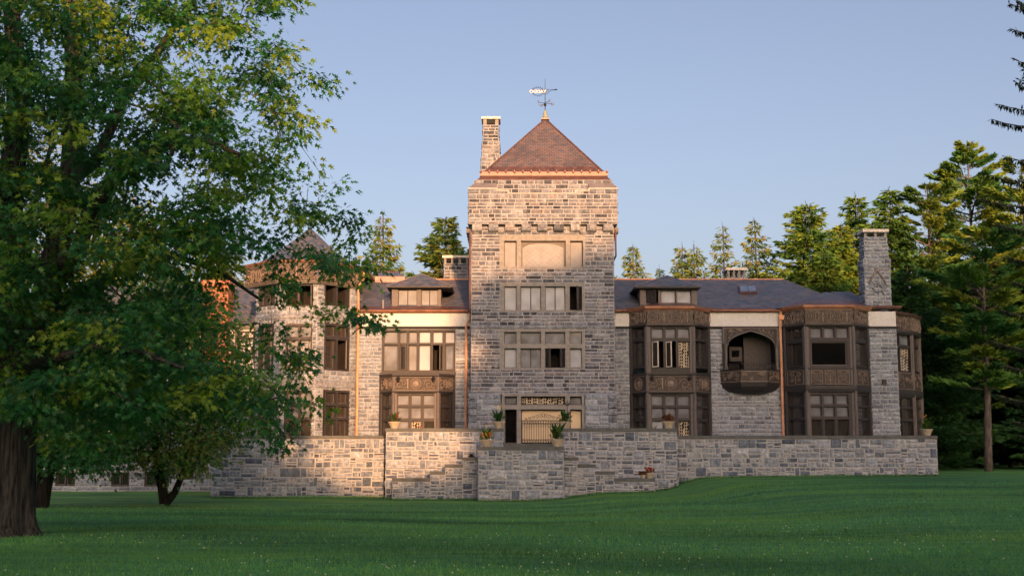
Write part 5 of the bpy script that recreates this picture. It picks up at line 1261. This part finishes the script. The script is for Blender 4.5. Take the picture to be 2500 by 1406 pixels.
broadleaf('small tree forking low into a V of dark stems in front of the basement windows', [[(402, 1228), (396, 1190), (386, 1150), (378, 1080), (380, 980), (400, 850)], [(402, 1228), (425, 1205), (444, 1160), (470, 1080), (500, 980), (520, 900)]],
          [(300, 1100), (280, 900), (330, 700), (430, 640), (530, 740), (600, 850), (615, 1000), (560, 1080), (530, 1120), (500, 1146), (440, 1150), (360, 1146), (310, 1130)], 60, 3.2, 640, 44, .21, .5, G2+GY[2:], 22, .26, 'small trees between the maple and the service wing')
for k, (px, py, w_, Yd, lab) in enumerate(((120, 330, 330, 118, 'tall sunlit tree seen through the top of the maple crown'), (320, 470, 260, 104, 'round yellow green tree behind the service wing roof'), (545, 600, 170, 98, 'yellow green tree directly behind the brick chimney'))):
    broadleaf(lab, [[(px, 1150), (px+4, 950), (px-4, py+200), (px, py+60)]], [(px-w_*.5, 960), (px-w_*.62, py+240), (px-w_*.35, py+60), (px, py), (px+w_*.33, py+70), (px+w_*.6, py+260), (px+w_*.5, 960)], Yd, 4.0, 200, 34, .42, .95, GY, 30+k, .35, 'sunlit broadleaf trees behind the service wing', OVAL_T)

# ---- conifers
def conifer(label, px, py, Y, R, seed, kind='spruce', group=None, cols=None, base_frac=.12, dens=1., name=None, lean=0., fat=1.):
    """spruce and hemlock: whorls of drooping boughs. pine: few flat plates of tufts on long limbs"""
    rng = np.random.default_rng(seed); top = at(px, py, Y); gz0 = float(ground_z(top.x, min(Y, 66))); H = top.z-gz0
    t = thing(name or {'spruce': 'spruce_tree', 'hemlock': 'hemlock_tree', 'pine': 'pine_tree'}[kind], label, 'tree', (top.x, Y, gz0), group)
    cols = np.array(cols or {'spruce': [(.07, .14, .035), (.10, .16, .035), (.045, .11, .04)], 'hemlock': [(.095, .19, .032), (.13, .21, .032), (.055, .14, .034)], 'pine': [(.09, .205, .048), (.16, .245, .038), (.045, .145, .044)]}[kind])
    br = MB(); r0 = max(.10, H*.011)*fat; tr = MB()
    tr.tube([(top.x-lean*(1-f)*H+.04*math.sin(f*9+seed), Y, gz0-.2+(H+.1)*f) for f in np.linspace(0, 1, 12)], [r0*(1.12-f)+.012 for f in np.linspace(0, 1, 12)], 8)
    pos, ax, up, sz_, col = [], [], [], [], []
    step = {'spruce': .48, 'hemlock': .36, 'pine': .8}[kind]*(1 if H < 22 else 1.15)/dens**.5; z = H*base_frac
    while z < H-.15:
        f = (z-H*base_frac)/(H*(1-base_frac)); tx = top.x-lean*(H-z)
        if kind == 'pine': Rz = R*(.62+.38*min(1, f*2.2))*(1-f**3.2)**.6*(.72+.28*math.sin(z*1.9+seed))
        elif kind == 'hemlock': Rz = R*(1-f)**.62*(.8+.2*math.sin(z*2.1+seed))
        else: Rz = R*(1-f)**.85+.12
        nb = rng.integers(4, 7) if kind != 'pine' else rng.integers(3, 6); a0 = rng.uniform(0, 6.28)
        for b in range(nb):
            a = a0+2*math.pi*b/nb+rng.normal(0, .25); L = Rz*rng.uniform(.55, 1.12)
            if L < .1: continue
            d = np.array([math.cos(a), math.sin(a), 0.]); rise = {'spruce': .10-.28*(1-f), 'hemlock': .18-.1*(1-f), 'pine': .16+.25*f}[kind]
            tt = np.linspace(0, 1, 5); curve = np.stack([tx+d[0]*L*tt, Y+d[1]*L*tt, gz0+z+L*rise*tt+(.10 if kind == 'spruce' else .03)*L*(tt**2)-(.10*L*np.sin(np.pi*tt) if kind == 'spruce' else 0)], -1)
            br.tube(curve, [max(.012, .018*L*(1-.8*q)) for q in tt], 3, cap=False)
            n = max(3, int(L*({'spruce': 24, 'hemlock': 50, 'pine': 95}[kind])*dens))
            if kind == 'pine': q = np.sqrt(rng.uniform(.12, 1.05, n))
            else: q = rng.uniform(.10, 1.05, n)
            P = np.stack([np.interp(q, tt, curve[:, k]) for k in range(3)], -1); side = np.array([-d[1], d[0], 0.])
            s = rng.choice([-1, 1], n)*rng.uniform(.2, 1.1, n)
            wd = {'spruce': .24, 'hemlock': .32, 'pine': .46}[kind]*L*(1-q*.65)+.08
            P += side*(s*wd*rng.uniform(.1, 1, n))[:, None]; P[:, 2] += rng.normal(.03 if kind == 'pine' else 0, .06, n)-(rng.uniform(0, .22, n) if kind == 'spruce' else 0)
            A = d*rng.uniform(.5, 1.1, n)[:, None]+side*(s*.75)[:, None]; A[:, 2] += {'spruce': rng.uniform(-.9, .15, n), 'hemlock': rng.uniform(-.5, .35, n), 'pine': rng.uniform(.0, .9, n)}[kind]
            U = rng.normal(0, .6, (n, 3))+[0, -.7, .7]
            pos.append(P); ax.append(A); up.append(U); sz_.append({'spruce': .42, 'hemlock': .46, 'pine': .42}[kind]*rng.uniform(.6, 1.3, n)); col.append(cols[rng.integers(0, len(cols))]*rng.uniform(.7, 1.3, (n, 1)))
        z += step*rng.uniform(.75, 1.25)
    for k in range(5): pos.append(np.array([[top.x, Y, top.z-.12*k]])); ax.append(np.array([[rng.normal(0, .3), rng.normal(0, .3), 1.]])); up.append(np.array([[1., 0, 0]])); sz_.append(np.array([.4])); col.append(cols[:1])
    tr.build('trunk', M['pbark'], t, smooth=True); br.build('branches', M['pbark'], t)
    scatter('crown', *NEED_T, np.concatenate(pos), np.concatenate(ax), np.concatenate(up), np.concatenate(sz_), np.concatenate(col), M['needle'], t)
    return t
YS = [(.14, .20, .045), (.105, .18, .04), (.17, .20, .05), (.075, .15, .045)]; GB = 'conifers behind the mansion'
for a in (('open spruce behind the roof lantern, first left of the tower', 936, 517, 96, 6.0, 1, 'spruce', GB, YS, .2), ('bushy conifer with three tips close to the tower chimney side', 1088, 531, 95, 7.0, 2, 'hemlock', GB, YS, .2),
          ('short open spruce nearest the right side of the tower', 1546, 596, 104, 5.5, 3, 'spruce', GB, YS, .2), ('slim spruce top, left of a close pair above the right dormer', 1665, 596, 108, 5.6, 4, 'spruce', GB, YS, .2),
          ('spruce top, right of a close pair above the right dormer', 1693, 594, 106, 6.4, 5, 'spruce', GB, YS, .2), ('narrow open spruce left of the low slab-capped chimney', 1764, 549, 104, 5.0, 6, 'spruce', GB, YS[1:], .2),
          ('spruce right above the low slab-capped chimney', 1842, 534, 102, 6.4, 7, 'spruce', GB, YS[1:], .2), ('small dark conifer tip at the right dormer peak', 1610, 652, 112, 3.2, 8, 'spruce', GB, None, .2),
          ('broad yellow green hemlock above the hip of the right roof', 1968, 497, 98, 7.4, 9, 'hemlock', GB, None, .25), ('thin feathery hemlock left of the end chimney', 2088, 474, 108, 6.2, 10, 'hemlock', GB, None, .25),
          ('bright hemlock with a bare pinkish trunk left of the end chimney', 2052, 548, 99, 4.8, 11, 'hemlock', GB, [(.15, .21, .03), (.12, .19, .03)], .45),
          ('tall hemlock whose tip rises just right of the end chimney', 2170, 462, 100, 7.4, 12, 'hemlock', GB, None, .12), ('dark low conifer filling in behind the roof hip', 2010, 610, 92, 5.5, 13, 'hemlock', GB, [(.06, .14, .032), (.10, .17, .032)], .12)):
    conifer(*a)
GP = 'white pines at the right end of the lawn'
conifer('tall white pine with a broad domed top, highest on the right', 2362, 357, 108, 7.2, 41, 'pine', GP, None, .30, 1.8)
conifer('white pine in front of the tall one, bare lower trunk standing at the lawn edge', 2398, 560, 84, 6.0, 42, 'pine', GP, None, .33, 1.5, lean=.022, fat=1.45)
conifer('wide pine with layered sunlit plates left of the tall pine', 2262, 452, 99, 6.4, 43, 'pine', GP, [(.12, .20, .035), (.15, .215, .038), (.07, .155, .04)], .28, 1.4)
conifer('pine with bright top at the right edge behind the drooping spruce', 2492, 398, 97, 5.4, 44, 'pine', GP, [(.18, .235, .038), (.12, .20, .038)], .2, 1.4)
GD = 'dark conifers of the wood beyond the terrace end'
rg = random.Random(77)
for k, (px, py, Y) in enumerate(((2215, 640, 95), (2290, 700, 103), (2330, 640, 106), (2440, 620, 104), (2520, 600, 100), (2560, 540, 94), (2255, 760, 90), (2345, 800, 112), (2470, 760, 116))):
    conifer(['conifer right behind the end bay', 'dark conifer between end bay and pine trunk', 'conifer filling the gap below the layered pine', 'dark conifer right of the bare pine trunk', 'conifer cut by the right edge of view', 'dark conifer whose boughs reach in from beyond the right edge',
             'low boughs of a hemlock beside the end bay', 'low dark conifer deep in the wood behind the trunk', 'low dark conifer deep in the wood at the right'][k], px, py, Y, rg.uniform(5.5, 7.5), 60+k, 'hemlock', GD, [(.02, .07, .024), (.035, .10, .03)], .03, .9)  # needle colours darkened to stand in for shade inside the wood
# ---- far wood: one mass
def wood(name, label, boxes, n, size, cols, seed, trunks=0):
    rng = np.random.default_rng(seed); P = []; tot = sum(b[6] for b in boxes)
    for x0, x1, y0, y1, z0, z1, w_ in boxes: m = int(n*w_/tot); P.append(np.stack([rng.uniform(x0, x1, m), rng.uniform(y0, y1, m), z0+(z1-z0)*rng.uniform(0, 1, m)**.85], -1))
    P = np.concatenate(P); m = len(P); o = scatter(name, *OVAL_T, P, rng.normal(0, 1, (m, 3)), rng.normal(0, 1, (m, 3))+[0, -1., 0], size*rng.uniform(.6, 1.3, m), np.array(cols)[rng.integers(0, len(cols), m)]*rng.uniform(.7, 1.3, (m, 1)), M['needle'])
    o['kind'] = 'stuff'; o['label'] = label; o['category'] = 'wood'; return o
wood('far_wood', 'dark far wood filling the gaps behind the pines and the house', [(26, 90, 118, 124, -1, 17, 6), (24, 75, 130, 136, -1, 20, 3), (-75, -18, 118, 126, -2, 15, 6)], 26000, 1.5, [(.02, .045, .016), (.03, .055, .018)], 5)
# trees across the lawn behind the camera: they shade the lawn and the right half of the house
def shade_x(x0, y): return x0-y*math.tan(SAZ)
def shade_z(z0, y): return z0-y*math.tan(SEL)/math.cos(SAZ)
def shade_trees():
    rng = np.random.default_rng(9)
    # outline of the mass against the low sun, in metres across (a) and up (b) as thrown on the plane of the camera
    out = [(-70, -17), (-70, 14), (-40, 13.5), (-20, 14.2), (-12, 13.8), (-6, 13.2), (-4.2, 12.0), (-3.0, 9.9), (-1.5, 9.7), (2.2, 9.5), (4.5, 9.2), (7.0, 9.9), (8.3, 10.6), (10.0, 11.6), (9.2, 13.2), (8.8, 15.5), (9.3, 17.6), (12.0, 18.2), (12.6, 19.4), (10.2, 20.4), (9.0, 21.4), (9.6, 22.4), (11.2, 23.1), (14, 23.3), (16.4, 23.8), (18.4, 24.6), (22, 25.8), (28, 26.6), (34, 28.2), (40, 27.0), (48, 28.2), (60, 28), (95, 29), (95, -17)]
    pts = []
    while len(pts) < 76000:
        a = rng.uniform(-46, 78, 90000); b = rng.uniform(-17, 30, 90000); m = inpoly(out, a, b); pts.extend(zip(a[m], b[m]))
    pts = np.array(pts[:76000]); y = -85+rng.uniform(-5, 5, len(pts)); 
    x = pts[:, 0]-y*math.tan(SAZ); z = pts[:, 1]-y*math.tan(SEL)/math.cos(SAZ); P = np.stack([x, y, z], -1)
    P = P[P[:, 2] > .2]; n = len(P); cols = np.array([(.03, .06, .018), (.045, .075, .02), (.035, .07, .022)])
    o = scatter('wood_across_the_lawn', *OVAL_T, P, rng.normal(0, 1, (n, 3)), np.array([SV.x, SV.y, SV.z])*1.2+rng.normal(0, .55, (n, 3)), rng.uniform(1.3, 2.4, n), cols[rng.integers(0, 3, n)], M['needle'])
    o['kind'] = 'stuff'; o['label'] = 'wood on the far side of the lawn whose shade lies over it'; o['category'] = 'wood'
shade_trees()

# ---- spruce whose hanging boughs enter at the right edge
def weeping_spruce():
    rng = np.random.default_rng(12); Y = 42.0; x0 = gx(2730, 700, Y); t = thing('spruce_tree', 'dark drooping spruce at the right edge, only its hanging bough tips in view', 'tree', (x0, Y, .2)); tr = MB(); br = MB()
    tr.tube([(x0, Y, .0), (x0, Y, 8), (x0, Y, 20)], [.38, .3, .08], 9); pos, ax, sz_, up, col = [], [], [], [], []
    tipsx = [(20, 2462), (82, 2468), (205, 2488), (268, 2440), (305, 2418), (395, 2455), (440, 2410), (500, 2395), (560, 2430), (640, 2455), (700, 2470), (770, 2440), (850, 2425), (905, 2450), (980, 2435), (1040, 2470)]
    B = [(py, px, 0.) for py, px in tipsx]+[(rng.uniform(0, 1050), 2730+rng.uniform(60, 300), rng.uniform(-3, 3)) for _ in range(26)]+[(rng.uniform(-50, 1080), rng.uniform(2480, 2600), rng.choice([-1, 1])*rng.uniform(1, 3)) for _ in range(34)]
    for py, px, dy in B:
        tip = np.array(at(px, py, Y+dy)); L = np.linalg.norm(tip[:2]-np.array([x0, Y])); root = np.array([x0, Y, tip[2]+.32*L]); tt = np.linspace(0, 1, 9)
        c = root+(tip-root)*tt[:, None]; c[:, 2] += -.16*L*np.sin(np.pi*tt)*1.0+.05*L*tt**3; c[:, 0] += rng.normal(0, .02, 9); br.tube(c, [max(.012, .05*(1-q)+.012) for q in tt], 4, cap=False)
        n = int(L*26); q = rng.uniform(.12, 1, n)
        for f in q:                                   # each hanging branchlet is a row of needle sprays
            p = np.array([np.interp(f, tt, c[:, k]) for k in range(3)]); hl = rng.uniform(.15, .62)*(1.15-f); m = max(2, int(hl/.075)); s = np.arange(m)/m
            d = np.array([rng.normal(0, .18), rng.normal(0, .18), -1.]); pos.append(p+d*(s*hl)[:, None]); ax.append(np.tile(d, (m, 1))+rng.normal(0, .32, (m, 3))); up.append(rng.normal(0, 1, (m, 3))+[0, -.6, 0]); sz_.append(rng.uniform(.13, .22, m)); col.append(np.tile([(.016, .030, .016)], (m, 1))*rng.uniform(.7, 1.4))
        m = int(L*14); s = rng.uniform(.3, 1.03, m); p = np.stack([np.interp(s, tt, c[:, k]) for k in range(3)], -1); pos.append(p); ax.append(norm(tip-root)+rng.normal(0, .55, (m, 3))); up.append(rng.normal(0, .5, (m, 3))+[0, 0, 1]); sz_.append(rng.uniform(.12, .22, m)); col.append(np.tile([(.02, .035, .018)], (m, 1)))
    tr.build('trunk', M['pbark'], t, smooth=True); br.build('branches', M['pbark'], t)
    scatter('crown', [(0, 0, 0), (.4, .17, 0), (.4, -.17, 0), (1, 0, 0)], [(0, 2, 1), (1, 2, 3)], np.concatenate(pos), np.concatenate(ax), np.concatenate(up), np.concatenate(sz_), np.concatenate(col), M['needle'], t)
weeping_spruce()

# ---- grass blades and clover in the lawn
def grass():
    rng = np.random.default_rng(4); n = 150000
    inv = rng.uniform(1/60., 1/13.5, n); y = 1/inv; hw = y*1300/FPX; x = rng.uniform(-1, 1, n)*hw
    y = y+rng.normal(0, .4, n); 
    for (Yw, pa, pb) in ((71, 517, 938), (69, 942, 1168), (66, 1168, 1376), (69, 1376, 1653), (71, 1655, 2289), (67.4, 959, 1166), (67.4, 1377, 1597)):   # longer grass left standing along the walls
        k = int((pb-pa)*5); x = np.concatenate([x, rng.uniform(gx(pa, 1150, Yw), gx(pb, 1150, Yw), k)]); y = np.concatenate([y, Yw-.06-np.abs(rng.normal(0, .18, k))])
    z = ground_z(x, y); m = (np.hypot(x-gx(19, 1280, 25), y-25) > .75); x, y, z = x[m], y[m], z[m]; n = len(x)
    a = rng.uniform(0, 2*np.pi, n); lean = rng.uniform(.1, .9, n); ax = np.stack([np.cos(a)*lean, np.sin(a)*lean, np.ones(n)], -1); up = np.stack([np.cos(a), np.sin(a), np.zeros(n)], -1)+rng.normal(0, .3, (n, 3))
    pat = .5+.3*np.sin(x*.33+y*.55+2*np.sin(x*.11))+.25*np.sin(y*.9-x*.12+1.5*np.sin(x*.27)); base = np.array([(.072, .245, .095), (.108, .30, .10), (.056, .205, .095), (.17, .335, .07)])[rng.integers(0, 4, n)]*(.58+.75*pat+rng.uniform(-.15, .15, n))[:, None]
    T = [(0, .06, 0), (0, -.06, 0), (.55, .045, .04), (.55, -.045, .04), (1, 0, .14)]; F = [(0, 1, 3), (0, 3, 2), (2, 3, 4)]
    o = scatter('grass', T, F, np.stack([x, y, z-.008], -1), ax, up, (.030+.0017*y)*rng.uniform(.6, 1.4, n), base, M['grass']); o['kind'] = 'stuff'; o['label'] = 'mown green grass blades of the lawn'; o['category'] = 'grass'
    n = 300; y = 1/rng.uniform(1/40., 1/13.8, n); cl = rng.integers(0, 26, n); cxs = rng.uniform(-1, 1, 26); cys = 1/rng.uniform(1/28., 1/14, 26)
    k = rng.random(n) < .62; y = np.where(k, cys[cl]+rng.normal(0, .9, n), y); x = np.where(k, cxs[cl]*cys[cl]*.42+rng.normal(0, 1.1, n), rng.uniform(-1, 1, n)*y*.43); z = ground_z(x, y)+.06
    D = [(1, 0, 0), (-1, 0, 0), (0, 1, 0), (0, -1, 0), (0, 0, 1), (0, 0, -1)]; F = [(0, 2, 4), (2, 1, 4), (1, 3, 4), (3, 0, 4), (2, 0, 5), (1, 2, 5), (3, 1, 5), (0, 3, 5)]
    o = scatter('clover_flowers', D, F, np.stack([x, y, z], -1), rng.normal(0, 1, (n, 3)), rng.normal(0, 1, (n, 3)), rng.uniform(.009, .017, n), np.tile([(.62, .60, .50)], (n, 1)), M['petal']); o['kind'] = 'stuff'; o['label'] = 'white clover flower heads dotted over the lawn'; o['category'] = 'clover'
grass()
